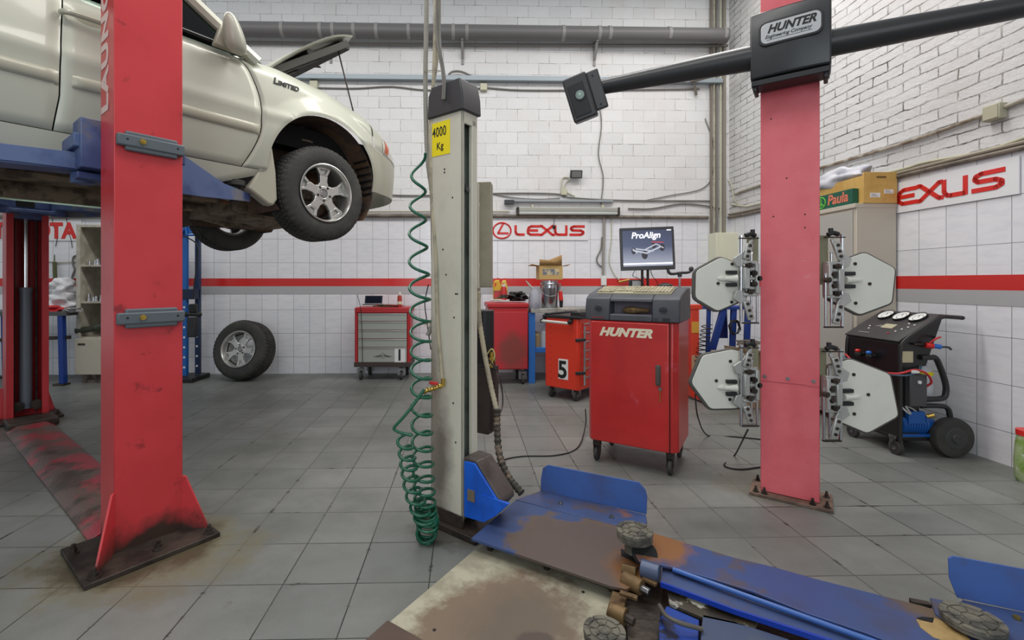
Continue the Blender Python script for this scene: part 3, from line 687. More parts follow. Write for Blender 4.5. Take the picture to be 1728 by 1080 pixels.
# wheels
def make_wheel(name, parent=None, with_disc=False):
    """wheel round local y, outer face towards -y; tyre radius .345"""
    root = thing(name, None, None) if parent is None else None
    if root is None:
        root = bpy.data.objects.new(name, None); C.objects.link(root); root.parent = parent; root.empty_display_size = .1
    b = MB(); hw = .128
    prof = [(.210, -hw+.010), (.224, -hw+.001), (.256, -hw-.004), (.300, -hw+.000), (.325, -hw+.012), (.337, -hw+.024), (.343, -hw+.034)]
    nt = 72
    def tp(k): return prof
    full = prof+[(r, -y) for r, y in reversed(prof)]
    vs = []; n = 144; M_ = []
    for k in range(n):
        a = 2*PI*k/n
        for idx, (r, y) in enumerate(full):
            rr = r
            if 4 <= idx <= len(full)-5:
                side_ = 0 if idx < len(full)/2 else 1
                if ((k+side_*1) % 3 == 0): rr = r-(.008 if idx in (6, 7) else .006)
            vs.append((rr*math.cos(a), y, rr*math.sin(a)))
    m_ = len(full); fs = []
    for k in range(n):
        for i in range(m_-1):
            a, c = k*m_+i, ((k+1) % n)*m_+i
            fs.append((a, c, c+1, a+1))
    b.add(vs, fs)
    # tread: ribs with slots
    for y0, y1, ph in ((-.078, -.046, 0), (-.040, -.004, 1), (.004, .040, 0), (.046, .078, 1)):
        for k in range(72):
            a0 = 2*PI*(k+ph*.5)/72; a1 = a0+2*PI/72*.78
            q = [(rr*math.cos(a), y, rr*math.sin(a)) for rr in (.335, .350) for a in (a0, a1) for y in (y0, y1)]
            b.add(q, [(0, 1, 3, 2), (4, 6, 7, 5), (0, 4, 5, 1), (2, 3, 7, 6), (0, 2, 6, 4), (1, 5, 7, 3)])
    b.build('tyre', rubber, root, ang=30)
    b = MB()
    b.lathe([(.222, -hw+.004), (.226, -hw-.006), (.218, -hw-.008), (.208, -hw+.002), (.202, -.075), (.196, -.05), (.192, .06), (.205, .095), (.224, .10), (.224, .106), (.200, .102), (.186, .07), (.186, -.05)], (0, 0, 0), (0, 1, 0), 64, caps=False)
    for q_ in range(len(b.v)): b.v[q_] = (b.v[q_][0]*.955, b.v[q_][1], b.v[q_][2]*.955)
    rim = b.build('rim', alloy, root, ang=40)
    # five spokes, each with a pocket near the rim
    b = MB()
    yf = -.092
    for s_ in range(5):
        a = 2*PI*s_/5+PI/2; ex = Vector((math.cos(a), 0, math.sin(a))); ey = Vector((-math.sin(a), 0, math.cos(a)))
        def pr(poly, y0=yf, d=.028): b.prism(poly, Vector((0, y0, 0)), ex, ey, Vector((0, d, 0)))
        pr([(.035, -.048), (.035, .048), (.095, .031), (.140, .036), (.140, -.036), (.095, -.031)])
        pr([(.135, .032), (.205, .068), (.205, .040), (.145, .014)]); pr([(.135, -.032), (.145, -.014), (.205, -.040), (.205, -.068)])
        pr([(.186, .040), (.208, .046), (.208, -.046), (.186, -.040)])
        pr([(.140, -.028), (.140, .028), (.152, .02), (.152, -.02)])
        pr([(.03, -.05), (.03, .05), (.062, .066), (.062, .05), (.075, .0), (.062, -.05), (.062, -.066)], yf+.003, .03)
        pr([(.145, -.03), (.145, .03), (.2, .04), (.2, -.04)], yf+.016, .008)
    b.lathe([(.0, yf+.03), (.060, yf+.03), (.066, yf+.01), (.058, yf-.001), (.034, yf-.002), (.032, yf+.010), (.0, yf+.010)], (0, 0, 0), (0, 1, 0), 40)
    for q_ in range(len(b.v)): b.v[q_] = (b.v[q_][0]*.955, b.v[q_][1], b.v[q_][2]*.955)
    sp = b.build('spoke', alloy, root, bevel=.0035, seg=2)
    b = MB(); b.lathe([(.0, yf-.004), (.024, yf-.004), (.030, yf+.002), (.030, yf+.01)], (0, 0, 0), (0, 1, 0), 28)
    b.build('hub_cap', steel, root)
    b = MB()
    for s_ in range(5):
        a = 2*PI*(s_+.5)/5+PI/2; p = Vector((math.cos(a)*.052, yf-.003, math.sin(a)*.052)); b.cyl(p, p+Vector((0, .02, 0)), .0105, n=6)
    b.build('wheel_nut', steel_dirty, root)
    if with_disc:
        b = MB(); b.lathe([(.05, .02), (.13, .02), (.135, .03), (.05, .03)], (0, 0, 0), (0, 1, 0), 32); b.build('hub_face', under, root)
    return root
for nm, (x, y, z), rz in (('front_wheel', (-.035, -.790, WZ), -1), ('front_wheel', (.03, .790, WZ), 178), ('rear_wheel', (-2.715, -.790, .28), 0), ('rear_wheel', (-2.715, .790, .28), 180)):
    wl = make_wheel(nm, car); wl.location = (x, y, z); wl.scale = (.965, 1, .965); wl.rotation_euler = (0, 0, math.radians(rz))
# ---------------------------------------------------------------- cream lift column in the middle with its arms on the floor
A2 = math.radians(-38.5)
O2 = Vector((-.065, 2.145, 0)); X2 = Vector((math.cos(A2), math.sin(A2), 0)); Y2 = Vector((-math.sin(A2), math.cos(A2), 0))
l2 = thing('two_post_lift', 'cream lift column with dark cap and yellow sticker, its blue arms on the floor', 'vehicle lift', O2, A2)
def w2(v): v = Vector(v); q = v-O2; return Vector((q.dot(X2), q.dot(Y2), q.z))        # world -> lift frame
b = MB()
b.bb((-.20, 0, .03), (0, .012, 2.0))                        # closed face
b.bb((-.012, 0, .03), (.0, .016, 2.0)); b.bb((-.20, 0, .03), (-.19, .112, 2.0)); b.bb((-.20, .104, .03), (-.0, .112, 2.0))
b.bb((-.022, .072, .2), (.0, .105, 1.93)); b.bb((-.012, .0, 1.90), (.0, .112, 2.0))
col2 = b.build('column', mat('column_cream', rgb(212, 208, 192), .45, col2=rgb(194, 190, 174), scale=3, thr=(.5, .75), dirt=(rgb(120, 112, 100), 40, .7, .76), spots=[(rgb(128, 120, 110), (-.15, 0, .33), (.07, .3, .26), .5), (rgb(90, 76, 62), (-.1, 0, .03), (.2, .3, .05), .3), (rgb(150, 142, 128), (-.19, 0, .62), (.04, .3, .3), .5)]), l2, bevel=.004)
b = MB(); b.bb((-.15, .02, .04), (-.035, .09, 1.98)); b.build('inner_rail', mat('rail_greygreen', rgb(96, 104, 98), .6, col2=rgb(74, 80, 74), scale=6), l2)
b = MB(); b.bb((-.23, -.03, 0), (.10, .2, .03)); b.bb((-.205, -.006, .03), (.004, .0, .09)); b.build('base_plate', steel_dirty, l2, bevel=.004)
b = MB(); b.prism([(-.212, 1.955), (.014, 1.955), (.010, 2.03), (-.006, 2.105), (-.185, 2.105), (-.208, 2.06)], (0, -.012, 0), (1, 0, 0), (0, 0, 1), (0, .137, 0)); b.build('cap', darkgrey, l2, bevel=.006)
b = MB(); b.bb((-.192, -.002, 1.77), (-.075, 0, 1.93)); st = b.build('load_sticker', yellow, l2)
text_obj('lettering', '4000', .064, ink, st, plane4((-.187, -.0024, 1.862), (1, 0, 0), (0, 0, 1)), .0008, bold=.0009, xs=.66, spacing=1.08)
text_obj('lettering', 'Kg', .046, ink, st, plane4((-.160, -.0024, 1.80), (1, 0, 0), (0, 0, 1)), .0008, bold=.0008, xs=.85, spacing=1.1)
for x, z in ((-.11, 1.70), (-.11, 1.685), (-.06, 1.56), (-.10, 1.20), (-.04, 1.11), (-.03, 1.11), (-.055, .60), (-.04, .42), (-.14, .74), (-.05, 1.0), (-.12, 1.32)):
    b = MB(); b.cyl((x, .001, z), (x, -.001, z), .0045, n=10); b.build('screw_hole', ink, col2)
b = MB(); b.cyl((-.03, .045, 1.60), (-.005, .045, 1.60), .012, n=12); b.bb((-.05, .03, 1.58), (-.03, .06, 1.63)); b.build('limit_switch', darkgrey, l2)
# carriage shoe coming out of the slot
pf = [(.01, .09), (.01, .343), (.07, .347), (.1945, .22), (.262, .224), (.19, .15), (.123, .10)]
b = MB(); b.prism(pf, (0, .0, 0), (1, 0, 0), (0, 0, 1), (0, .012, 0)); b.prism([(.123, .10), (.115, .225), (.262, .224), (.19, .15)], (0, -.006, 0), (1, 0, 0), (0, 0, 1), (0, .008, 0)); car2 = b.build('carriage', blue_bright, l2, bevel=.002)
b = MB(); b.prism([(.0, .10), (.0, .36), (.075, .357), (.20, .226), (.205, .20), (.12, .10)], (0, .012, 0), (1, 0, 0), (0, 0, 1), (0, .115, 0)); b.build('carriage_cover', mat('brown_grey', rgb(92, 84, 80), .5, .2, col2=rgb(70, 62, 58), scale=8), car2, bevel=.006)
b = MB(); b.bb((.035, -.006, .175), (.075, .0, .225)); b.build('latch_plate', mat('dull_steel', rgb(140, 126, 110), .5, .5), car2)
# plates and arms lying low over the floor
def flat(name, px, z, t, m, parent=l2, bevel=.002):
    b = MB(); p = [w2(G(x, y, z)) for x, y in px]
    b.prism([(v.x, v.y) for v in p], (0, 0, z), (1, 0, 0), (0, 1, 0), (0, 0, -t)); return b.build(name, m, parent, bevel=bevel)
brown = mat('brown_steel', rgb(92, 76, 68), .5, .25, col2=rgb(108, 86, 72), scale=3, dirt=[(rgb(120, 84, 52), 5, .62, .72)])
bp = flat('arm_plate', [(795, 908), (872, 842), (1000, 873), (1092, 897), (1118, 930), (1075, 985), (1057, 994), (1030, 988)], .10, .012, mat('plate_blue_worn', rgb(64, 82, 124), .5, .25, spots=[(rgb(110, 90, 74), (.64, .07, .1), (.38, .27, 1), .08), (rgb(96, 84, 78), (.64, .06, .1), (.36, .25, 1), .12), (rgb(134, 92, 50), (.80, .12, .1), (.12, .16, 1), .3)]))
b = MB()
e1, e2, e3 = w2(G(795, 908, .10)), w2(G(872, 842, .10)), w2(G(1057, 994, .10)); dx = (e3-e1).normalized(); dy = (e2-e1).normalized()
for k in (.1, .5, .9):
    p = e1.lerp(e3, k); b.bar(p+dy*.04+Vector((0, 0, -.05)), p+dy*.36+Vector((0, 0, -.05)), .02, .085)
b.build('arm_rib', steel_dirty, bp)
flat('toe_guard', [(870, 843), (893, 835), (912, 828), (918, 829), (1090, 868), (1092, 880), (1086, 897), (1040, 886)], .103, .012, bluerust)
def deflector(px_base, px_top, zb, zt, bend):
    """upright guard plate: base line and the top line it rises to, with rounded top corners"""
    b = MB(); A_, B_ = w2(G(*px_base[0], zb)), w2(G(*px_base[1], zb)); d = (B_-A_); L_ = d.length; d.normalize(); n = Vector((-d.y, d.x, 0))
    return A_, d, L_, n
A_, d_, L_, n_ = deflector([(912, 829), (1091, 868)], None, .10, .22, 0)
b = MB(); H_ = .135; up = Vector((0, 0, 1))+n_*.10
b.prism([(0, 0), (L_+.0, 0), (L_+.002, .08), (L_-.006, H_-.028), (L_-.035, H_), (.035, H_), (.008, H_-.02), (.0, .06)], A_, d_, up, n_*.006)
b.build('guard_plate', mat('guard_blue', rgb(62, 96, 164), .38, col2=rgb(66, 86, 140), scale=5, dirt=(rgb(76, 82, 104), 6, .6, .7)), l2, bevel=.0015)
for px in ((946, 850), (1032, 873)):
    p = w2(G(*px, .103)); b = MB(); b.cyl(p, p+Vector((0, 0, .004)), .012, n=12); b.cyl(p+Vector((0, 0, .004)), p+Vector((0, 0, .012)), .007, n=6); b.build('bolt', steel, l2)
# beige cover plate on the floor
flat('floor_cover', [(813, 917), (1039, 997), (1032, 1040), (1010, 1110), (965, 1200), (700, 1200), (640, 1068), (661, 1046)], .045, .043,
     mat('beige_cover', rgb(178, 174, 152), .6, col2=rgb(150, 144, 124), scale=7, spots=[(rgb(124, 106, 88), (.50, -.46, .04), (.24, .36, 1), .14), (rgb(104, 92, 78), (.56, -.36, .04), (.16, .22, 1), .5), (rgb(84, 72, 64), (.64, -.42, .04), (.07, .09, 1), .1)]))
for px in ((733, 1063), (984, 999)):
    p = w2(G(*px, .0455)); b = MB(); b.cyl(p, p+Vector((0, 0, .0006)), .006, n=12); b.build('cover_hole', ink, l2)
flat('floor_strip', [(654, 1046), (722, 1084), (700, 1130), (560, 1130)], .05, .048, brown)
beam_m = mat('beam_blue_rusty', rgb(60, 80, 132), .42, .15, col2=rgb(66, 72, 104), scale=4, thr=(.45, .65), dirt=[(rgb(92, 78, 76), 4.5, .56, .66)], spots=[(rgb(138, 96, 60), (.80, .20, .15), (.12, .12, 1), .2), (rgb(104, 86, 70), (1.62, .38, .15), (.10, .10, 1), .3)])
# main beam: folded upper plate, slot and lower plate
upper = flat('beam_plate', [(1086, 894), (1121, 905), (1240, 941), (1304, 956), (1374, 976), (1485, 1004), (1553, 1021), (1590, 1032), (1720, 1075), (1760, 1130), (1620, 1130), (1462, 1068), (1361, 1034), (1269, 997), (1136, 957), (1079, 946), (1066, 925)], .15, .010, beam_m)
b = MB(); p, q = w2(G(1136, 957, .15)), w2(G(1620, 1130, .15)); nn = Vector(((q-p).y, -(q-p).x, 0)).normalized(); b.tube([p+Vector((0, 0, -.007))+nn*.002, q+Vector((0, 0, -.007))+nn*.002], .008, 12); b.bar(p+Vector((0, 0, -.010)), q+Vector((0, 0, -.010)), .006, .010)
b.build('beam_fold', mat('fold_blue', rgb(60, 100, 170), .3), upper)
lower2 = flat('lower_strip', [(1118, 955), (1136, 955), (1269, 995), (1361, 1033), (1520, 1095), (1440, 1095), (1398, 1076), (1240, 1026), (1115, 980)], .128, .008, bluerust, bevel=.001)
flat('lower_edge', [(1115, 980), (1240, 1026), (1398, 1076), (1450, 1096), (1446, 1098), (1396, 1079), (1239, 1028), (1114, 982)], .129, .018, mat('edge_blue', rgb(20, 58, 164), .35), bevel=.001)
flat('side_cover', [(1186, 1037), (1240, 1049), (1330, 1078), (1390, 1130), (1180, 1130), (1183, 1065)], .10, .01, mat('cover_bluegrey', rgb(62, 76, 104), .5, col2=rgb(74, 84, 100), scale=5))
flat('oil_tray', [(1110, 985), (1200, 1012), (1322, 1055), (1440, 1110), (1200, 1130), (1060, 1130), (1060, 1000)], .04, .035, steel_dirty)
flat('oily_bracket', [(1125, 996), (1180, 1012), (1280, 1045), (1275, 1060), (1188, 1042), (1130, 1018)], .10, .012, mat('oily_paint', rgb(64, 56, 40), .5, col2=rgb(196, 192, 176), scale=9, thr=(.56, .6), dirt=(rgb(40, 34, 26), 12, .5, .6)))
flat('motor_box', [(1112, 1046), (1125, 1022), (1180, 1046), (1176, 1130), (1112, 1130)], .09, .07, mat('motor_blue', rgb(18, 62, 150), .4, col2=rgb(16, 24, 50), scale=14, thr=(.5, .6)))
b = MB(); b.tube(smooth_path([w2(G(1113, 1022, .11)), w2(G(1125, 1040, .12)), w2(G(1150, 1052, .12)), w2(G(1186, 1062, .11))], 6), .007, 10); b.build('hydraulic_hose', mat('hose_dark', rgb(84, 80, 74), .5), l2)
# hinge group between the plates
ruststeel = mat('rust_steel', rgb(122, 98, 64), .55, .4, col2=rgb(90, 68, 44), scale=12, dirt=(rgb(150, 120, 80), 20, .6, .7))
def cylw(name, p, q, r, m, parent=l2, n=24, bevel=.002): b = MB(); b.cyl(w2(p), w2(q), r, n=n); return b.build(name, m, parent, bevel=bevel)
cylw('pivot_roller', G(1052, 976, .10), G(1083, 992, .10), .026, ruststeel); cylw('pivot_roller', G(1030, 1030, .085), G(1056, 1042, .085), .027, ruststeel)
cylw('pivot_pin', G(1078, 990, .10), G(1096, 1000, .10), .013, steel, n=6); cylw('pivot_pin', G(1050, 1039, .085), G(1070, 1050, .085), .014, steel_dirty, n=6)
for p_, q_, w_, t_ in ((G(1046, 1000, .105), G(1076, 1010, .105), .018, .012), (G(1085, 975, .115), G(1108, 987, .115), .018, .012), (G(1046, 1003, .08), G(1036, 1040, .08), .05, .012), (G(1060, 965, .11), G(1070, 960, .05), .05, .04)):
    b = MB(); b.bar(w2(p_), w2(q_), w_, t_); b.build('link_bar', ruststeel, l2, bevel=.002)
b = MB(); p, q = w2(G(1082, 958, .135)), w2(G(1113, 968, .135)); b.cyl(p, q, .030, n=24); b.build('hinge_barrel', mat('barrel_blue', rgb(78, 90, 116), .4, .2), l2, bevel=.003)
flat('hinge_base', [(1062, 962), (1118, 985), (1112, 1080), (1060, 1080), (1052, 1020)], .05, .045, steel_dirty)
# swing pads
def pad(px, r, z, h, name='rubber_pad'):
    c = w2(G(px[0], px[1], z)); b = MB()
    b.cyl(c+Vector((0, 0, -h)), c+Vector((0, 0, -.012)), r*.97, n=40); b.cyl(c+Vector((0, 0, -.012)), c+Vector((0, 0, -.004)), r, r*.98, n=40)
    b.cyl(c+Vector((0, 0, -h-.05)), c+Vector((0, 0, -h)), r*.55, n=28)
    for ring, (r0, r1, n) in enumerate(((.34, .68, 7), (.74, .99, 8))):
        for k in range(n):
            a0 = 2*PI*(k+.06)/n+ring*.3; a1 = 2*PI*(k+.94)/n+ring*.3; st_ = 5
            poly = [(r*r0*math.cos(a0+(a1-a0)*j/st_), r*r0*math.sin(a0+(a1-a0)*j/st_)) for j in range(st_+1)]+[(r*r1*math.cos(a1+(a0-a1)*j/st_), r*r1*math.sin(a1+(a0-a1)*j/st_)) for j in range(st_+1)]
            b.prism(poly, c+Vector((0, 0, -.006)), (1, 0, 0), (0, 1, 0), (0, 0, .006))
    b.lathe([(.008, -.001), (r*.27, -.001), (r*.27, -.008), (.008, -.008)], c, (0, 0, 1), 24)
    return b.build(name, pad_m, l2, bevel=.0012, seg=1)
pad_m = mat('dusty_rubber', rgb(112, 108, 96), .8, col2=rgb(72, 70, 64), scale=14, bump=.4, bscale=90)
pad((1071, 893), .068, .215, .036); pad((1020, 1062), .062, .13, .03); pad((1641, 1041), .072, .185, .024)
cylw('pad_socket', G(1088, 935, .151), G(1088, 935, .153)+Vector((0, 0, .002)), .045, blackgap)
flat('arm_slot', [(1048, 925), (1078, 940), (1076, 950), (1048, 936)], .1035, .004, blackgap)
flat('pad_recess', [(1546, 1045), (1556, 1041), (1580, 1043), (1620, 1060), (1640, 1082), (1610, 1086), (1575, 1075), (1553, 1058)], .152, .003, mat('tan_primer', rgb(170, 142, 92), .6, col2=rgb(130, 104, 64), scale=8))
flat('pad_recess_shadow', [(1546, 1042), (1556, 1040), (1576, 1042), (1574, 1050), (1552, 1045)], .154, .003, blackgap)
flat('guard_foot', [(1569, 1008), (1616, 1018), (1625, 1012), (1800, 1048), (1860, 1110), (1760, 1110), (1600, 1050), (1578, 1035)], .155, .012, bluerust)
b = MB(); p = w2(G(1553, 1017, .15)); b.box(p+Vector((0, 0, -.01)), (.05, .02, .03), .3); b.build('end_lug', steel_dirty, l2, bevel=.002)
A_ = w2(G(1612, 1008, .155)); B_ = w2(G(1790, 1046, .155)); d_ = (B_-A_); L_ = d_.length; d_.normalize(); n_ = Vector((-d_.y, d_.x, 0)); up = Vector((0, 0, 1))+n_*.10
b = MB(); b.prism([(.005, 0), (L_, 0), (L_, .125), (.0, .125), (-.012, .115), (-.012, .055)], A_, d_, up, n_*.006)
b.build('guard_plate', MATS['guard_blue'], l2, bevel=.001)
p = w2(G(1716, 1044, .156)); b = MB(); b.cyl(p, p+Vector((0, 0, .008)), .009, n=10); b.build('bolt', brass, l2)
# ---- things fixed to or hanging on this column
eb = thing('electrical_box', 'tall narrow beige electrical box behind the cream lift column', 'electrical box', at(817, 485, 2.55))
c0 = at(817, 485, 2.55); zt = at(817, 308, 2.55).z-c0.z
b = MB(); b.box((0, .03, zt/2), (.088, .10, zt), math.radians(-8)); b.build('body', mat('box_beige', rgb(158, 152, 130), .5, col2=rgb(140, 134, 114), scale=4), eb, bevel=.004)
b = MB(); b.box((-.036, -.022, zt/2), (.012, .006, zt-.01), math.radians(-8)); b.build('door_flange', cream, eb)
b = MB()
for z_ in (.12, .45): b.bar((-.02, .0, z_), (-.16, -.12, z_), .02, .02)
b.build('mount_bracket', cream, eb)
b = MB(); b.bar((-.03, -.02, -.04), (-.03, -.02, .02), .02, .02); b.build('cable_gland', hose_beige, eb)
mo = thing('control_unit', 'dark ribbed hydraulic power unit hanging behind the cream lift column', 'power unit', at(820, 732, 2.5))
b = MB(); b.box((.002, .04, .18), (.09, .12, .35), math.radians(-30))
for k in range(5): b.box((.012+.011*k, -.02+.004*k, .18), (.003, .012, .32), math.radians(-30))
b.build('oil_tank', mat('tank_brown', rgb(66, 58, 52), .6, col2=rgb(52, 48, 46), scale=7), mo, bevel=.01)
b = MB(); b.cyl((-.01, .04, .38), (-.01, .04, .66), .055, n=24); b.bb((-.06, 0, .34), (.05, .08, .40)); b.build('motor', black, mo, bevel=.004)
b = MB(); b.cyl((.02, -.02, .40), (.05, -.03, .40), .014, n=12); b.cyl((.03, -.02, .36), (.03, -.02, .44), .011, n=12); b.build('valve', brass, mo)
b = MB(); b.tube(smooth_path([(.0, -.02, .42), (.03, -.04, .46), (.045, -.04, .42), (.02, -.03, .37)], 6), .004, 6); b.build('wire', mat('wire_yellow', rgb(196, 190, 120), .5), mo)
def corrugated(name, pts, r, m, parent, pitch=.012, label=None, cat=None, group=None, n=12):
    P = smooth_path(pts, 14); out = [P[0]]; acc = 0
    for a, c in zip(P, P[1:]):
        L_ = (c-a).length; k = max(1, int(L_/(pitch/2)))
        for j in range(1, k+1): out.append(a.lerp(c, j/k))
    b = MB(); b.tube(out, r, n, radii=[r*(1.0 if i % 2 else .84) for i in range(len(out))]); o = b.build(name, m, parent, flat=False, ang=80)
    if label: tag(o, label, cat, group)
    return o
D = 2.30
corrugated('corrugated_conduit', [at(720, -900, D), at(720, -500, D), at(720, -40, D), at(719, 60, D), at(718, 150, D), at(721, 260, D), at(729, 330, D), at(731, 420, D), at(733, 500, D), at(731, 540, D), at(722, 566, D)], .0125, hose_grey, None, label='grey corrugated conduit hanging down the left edge of the cream lift column', cat='conduit')
corrugated('corrugated_conduit', [at(735, -900, D-.03), at(735, -500, D-.03), at(735, -40, D-.03), at(733, 100, D-.03), at(729, 200, D-.03), at(728, 300, D-.03), at(732, 350, D-.03), at(735, 392, D-.03)], .010, hose_beige, None, label='upper beige corrugated conduit beside the yellow 4000 Kg sticker', cat='conduit')
b = MB(); b.tube(smooth_path([at(742, -900, D-.02), at(742, -500, D-.02), at(742, -40, D-.02), at(738, 90, D-.02), at(727, 180, D-.02), at(727, 300, D-.02), at(735, 430, 2.24), at(738, 540, 2.22), at(746, 640, 2.20)], 10), .0085, 10)
tag(b.build('air_pipe', hose_beige, None), 'long smooth cream pipe running down to the brass air valve', 'pipe')
for k, (x0, x1, x2) in enumerate(((736, 741, 748), (741, 744, 751))):
    b = MB(); b.tube(smooth_path([at(x0+1, -900, 2.22), at(x0+1, -500, 2.22), at(x0+1, -40, 2.22), at(x0+1, 50, 2.22), at(x1, 90, 2.2), at(x2-3, 112, 2.2), at(x2, 140, 2.19), at(x2-1, 168, 2.19)], 8), .0055, 8)
    tag(b.build('power_cable', cable_grey, None), 'grey cable dropping from above into the cap of the cream column', 'cable', 'cables into the column cap')
for y in (120, 465, 548):
    b = MB(); b.tube([at(716+14*math.cos(t/8*2*PI)+14, y+1.5*math.sin(t/8*2*PI), 2.285-.02*math.sin(t/8*2*PI)) for t in range(8)], .0018, 5, closed=True)
    tag(b.build('cable_tie', hose_beige, None), 'thin cable tie round the conduits beside the cream column', 'cable tie', 'cable ties on the conduits')
# valve
va = thing('air_valve', 'brass air valve with red lever on the cream column', 'valve', at(735, 650, 2.17))
b = MB(); b.cyl((.035, 0, .03), (.035, 0, -.005), .010, n=12); b.cyl((.035, 0, .0), (-.06, -.01, -.030), .009, n=14)
for k in range(4): q = Vector((.035, 0, 0)).lerp(Vector((-.06, -.01, -.03)), .15+.25*k); b.sphere(q, .0125, 12)
b.build('valve_body', brass, va)
b = MB(); b.bar((-.028, -.012, .014), (.012, -.012, .010), .012, .014); b.build('lever', sign_red, va, bevel=.003)
# green coiled air hoses
def coil(segs, r0, turns, taper, fn_r, name, label):
    P = smooth_path(segs, 20); n = len(P); out = []
    N_ = int(turns*18)
    for k in range(N_+1):
        t = k/N_; tt = t**taper; i = tt*(n-1); a = int(min(i, n-2)); c = P[a].lerp(P[a+1], i-a); an = 2*PI*turns*t
        r = fn_r(t); out.append(c+Vector((math.cos(an)*r, math.sin(an)*r*.9, .25*r*math.sin(an))))
    return out
CD = 2.12
p1 = coil([at(707, 258, CD), at(705, 380, CD), at(709, 520, CD), at(711, 640, CD), at(713, 760, CD), at(718, 855, CD-.02), at(722, 878, CD-.03)], .04, 22, .78, lambda t: .030+.016*min(1, t*5), '', '')
tailc = at(720, 897, CD-.03)
loop = [tailc+Vector((.042*math.cos(a*.45), -.02*math.sin(a*.2), .042*math.sin(a*.45)+.006*math.sin(a))) for a in range(0, 56)]
b = MB(); b.tube(p1+loop, .0070, 8)
tag(b.build('coiled_air_hose', green_hose, None, ang=80), 'long dark green coiled air hose hanging beside the cream lift column', 'air hose')
p2 = smooth_path([at(716, 657, CD-.04), at(700, 680, CD-.05), at(680, 705, CD-.06), at(665, 722, CD-.06), at(672, 729, CD-.06)], 6)
p3 = coil([at(682, 735, CD-.06), at(687, 770, CD-.05), at(692, 800, CD-.05), at(699, 835, CD-.05), at(712, 868, CD-.05), at(722, 890, CD-.05)], .04, 9, 1.0, lambda t: .032+.008*t, '', '')
b = MB(); b.tube(p2+p3, .0070, 8)
tag(b.build('coiled_air_hose', green_hose, None, ang=80), 'shorter green coiled hose fed from the brass valve, hanging left of the long coil', 'air hose')
# conduit from the box down to the braided hose, lying onto the arm plate
b = MB(); b.tube([at(807, 310, 2.46), at(807, 420, 2.46), at(807, 486, 2.46)], .0055, 8); tag(b.build('conduit_pipe', cream, None), 'thin cream pipe down the front of the beige electrical box', 'pipe')
corrugated('corrugated_conduit', [at(808, 492, 2.45), at(808, 530, 2.43), at(815, 580, 2.40), at(826, 640, 2.38), at(838, 692, 2.35)], .0135, hose_beige, None, label='beige corrugated conduit curving down from the beige electrical box', cat='conduit')
P = smooth_path([at(839, 690, 2.35), at(839, 725, 2.33), at(843, 768, 2.28), at(858, 805, 2.22), at(880, 832, 2.16)], 16)
b = MB(); b.tube(P, .017, 10, radii=[.017+.0025*math.sin(i*1.7) for i in range(len(P))]); tag(b.build('braided_hose', mat('braid', rgb(58, 54, 46), .7, col2=rgb(120, 104, 88), scale=12, thr=(.56, .64)), None), 'thick dark braided hose bundle bending down to the lift arm', 'hose')
for off in (0, .012):
    b = MB(); b.tube(smooth_path([at(822, 602, 2.42+off), at(838, 628, 2.42), at(847, 655+off*400, 2.4), at(848, 685, 2.38), at(842, 702, 2.36)], 6), .0035, 6)
    tag(b.build('wire_loop', mat('pinkgrey', rgb(110, 84, 88), .5) if off else cable_black, None), 'thin wire looping from the power unit into the braided hose', 'cable', 'loose wires by the power unit')
b = MB(); b.tube(smooth_path([at(723, 480, 2.3), at(717, 510, 2.32), at(720, 540, 2.3), at(727, 590, 2.29)], 6), .003, 6); tag(b.build('hanging_wire', cable_black, None), 'short black wire hanging left of the cream column', 'cable')
# ---------------------------------------------------------------- wheel-alignment column on the right
AR = math.radians(-35.9)
OR = Vector((1.559, 2.564, 0)); XR_ = Vector((math.cos(AR), math.sin(AR), 0)); YR_ = Vector((-math.sin(AR), math.cos(AR), 0))
rc = thing('sensor_column', 'pink red floor column on a rusty plate, carrying the black camera beam', 'column', OR, AR)
def wr(v): v = Vector(v); q = v-OR; return Vector((q.dot(XR_), q.dot(YR_), q.z))
W = .263
b = MB(); b.bb((0, .004, .02), (W, .13, 3.4)); post = b.build('post', red_worn, rc, bevel=.004)
b = MB(); b.bb((.001, 0, .625), (W-.001, .006, 3.4)); b.build('upper_cover', red_worn, rc, bevel=.002)
b = MB(); b.bb((.198, .001, .62), (W-.003, .0065, .70)); b.build('cover_tab', red_worn, rc, bevel=.001)
for x, z in ((.020, .650), (.125, .650), (.237, .650)):
    b = MB(); b.cyl((x, 0, z), (x, -.004, z), .009, n=14); b.cyl((x, -.004, z), (x, -.007, z), .005, n=6); b.build('cover_bolt', steel, rc)
for x, z in ((.06, 1.52), (.20, 1.52), (.12, 1.72), (.05, 2.05), (.2, 1.45)):
    b = MB(); b.cyl((x, 0, z), (x, -.001, z), .004, n=10); b.build('cover_hole', ink, rc)
plr = mat('base_brown', rgb(128, 104, 90), .6, .1, col2=rgb(98, 80, 68), scale=10)
b = MB(); b.bb((-.05, -.045, 0), (W+.055, .18, .018)); b.build('base_plate', plr, rc, bevel=.003)
for x, y in ((-.025, .15), (-.02, -.02), (.02, -.022), (W+.03, .12), (W-.03, -.024), (W+.03, -.02)):
    b = MB(); b.cyl((x, y, .018), (x, y, .022), .016, n=14); b.cyl((x, y, .022), (x, y, .036), .010, n=6); b.cyl((x, y, .036), (x, y, .05), .006, n=10); b.build('anchor_bolt', steel_dirty, rc)
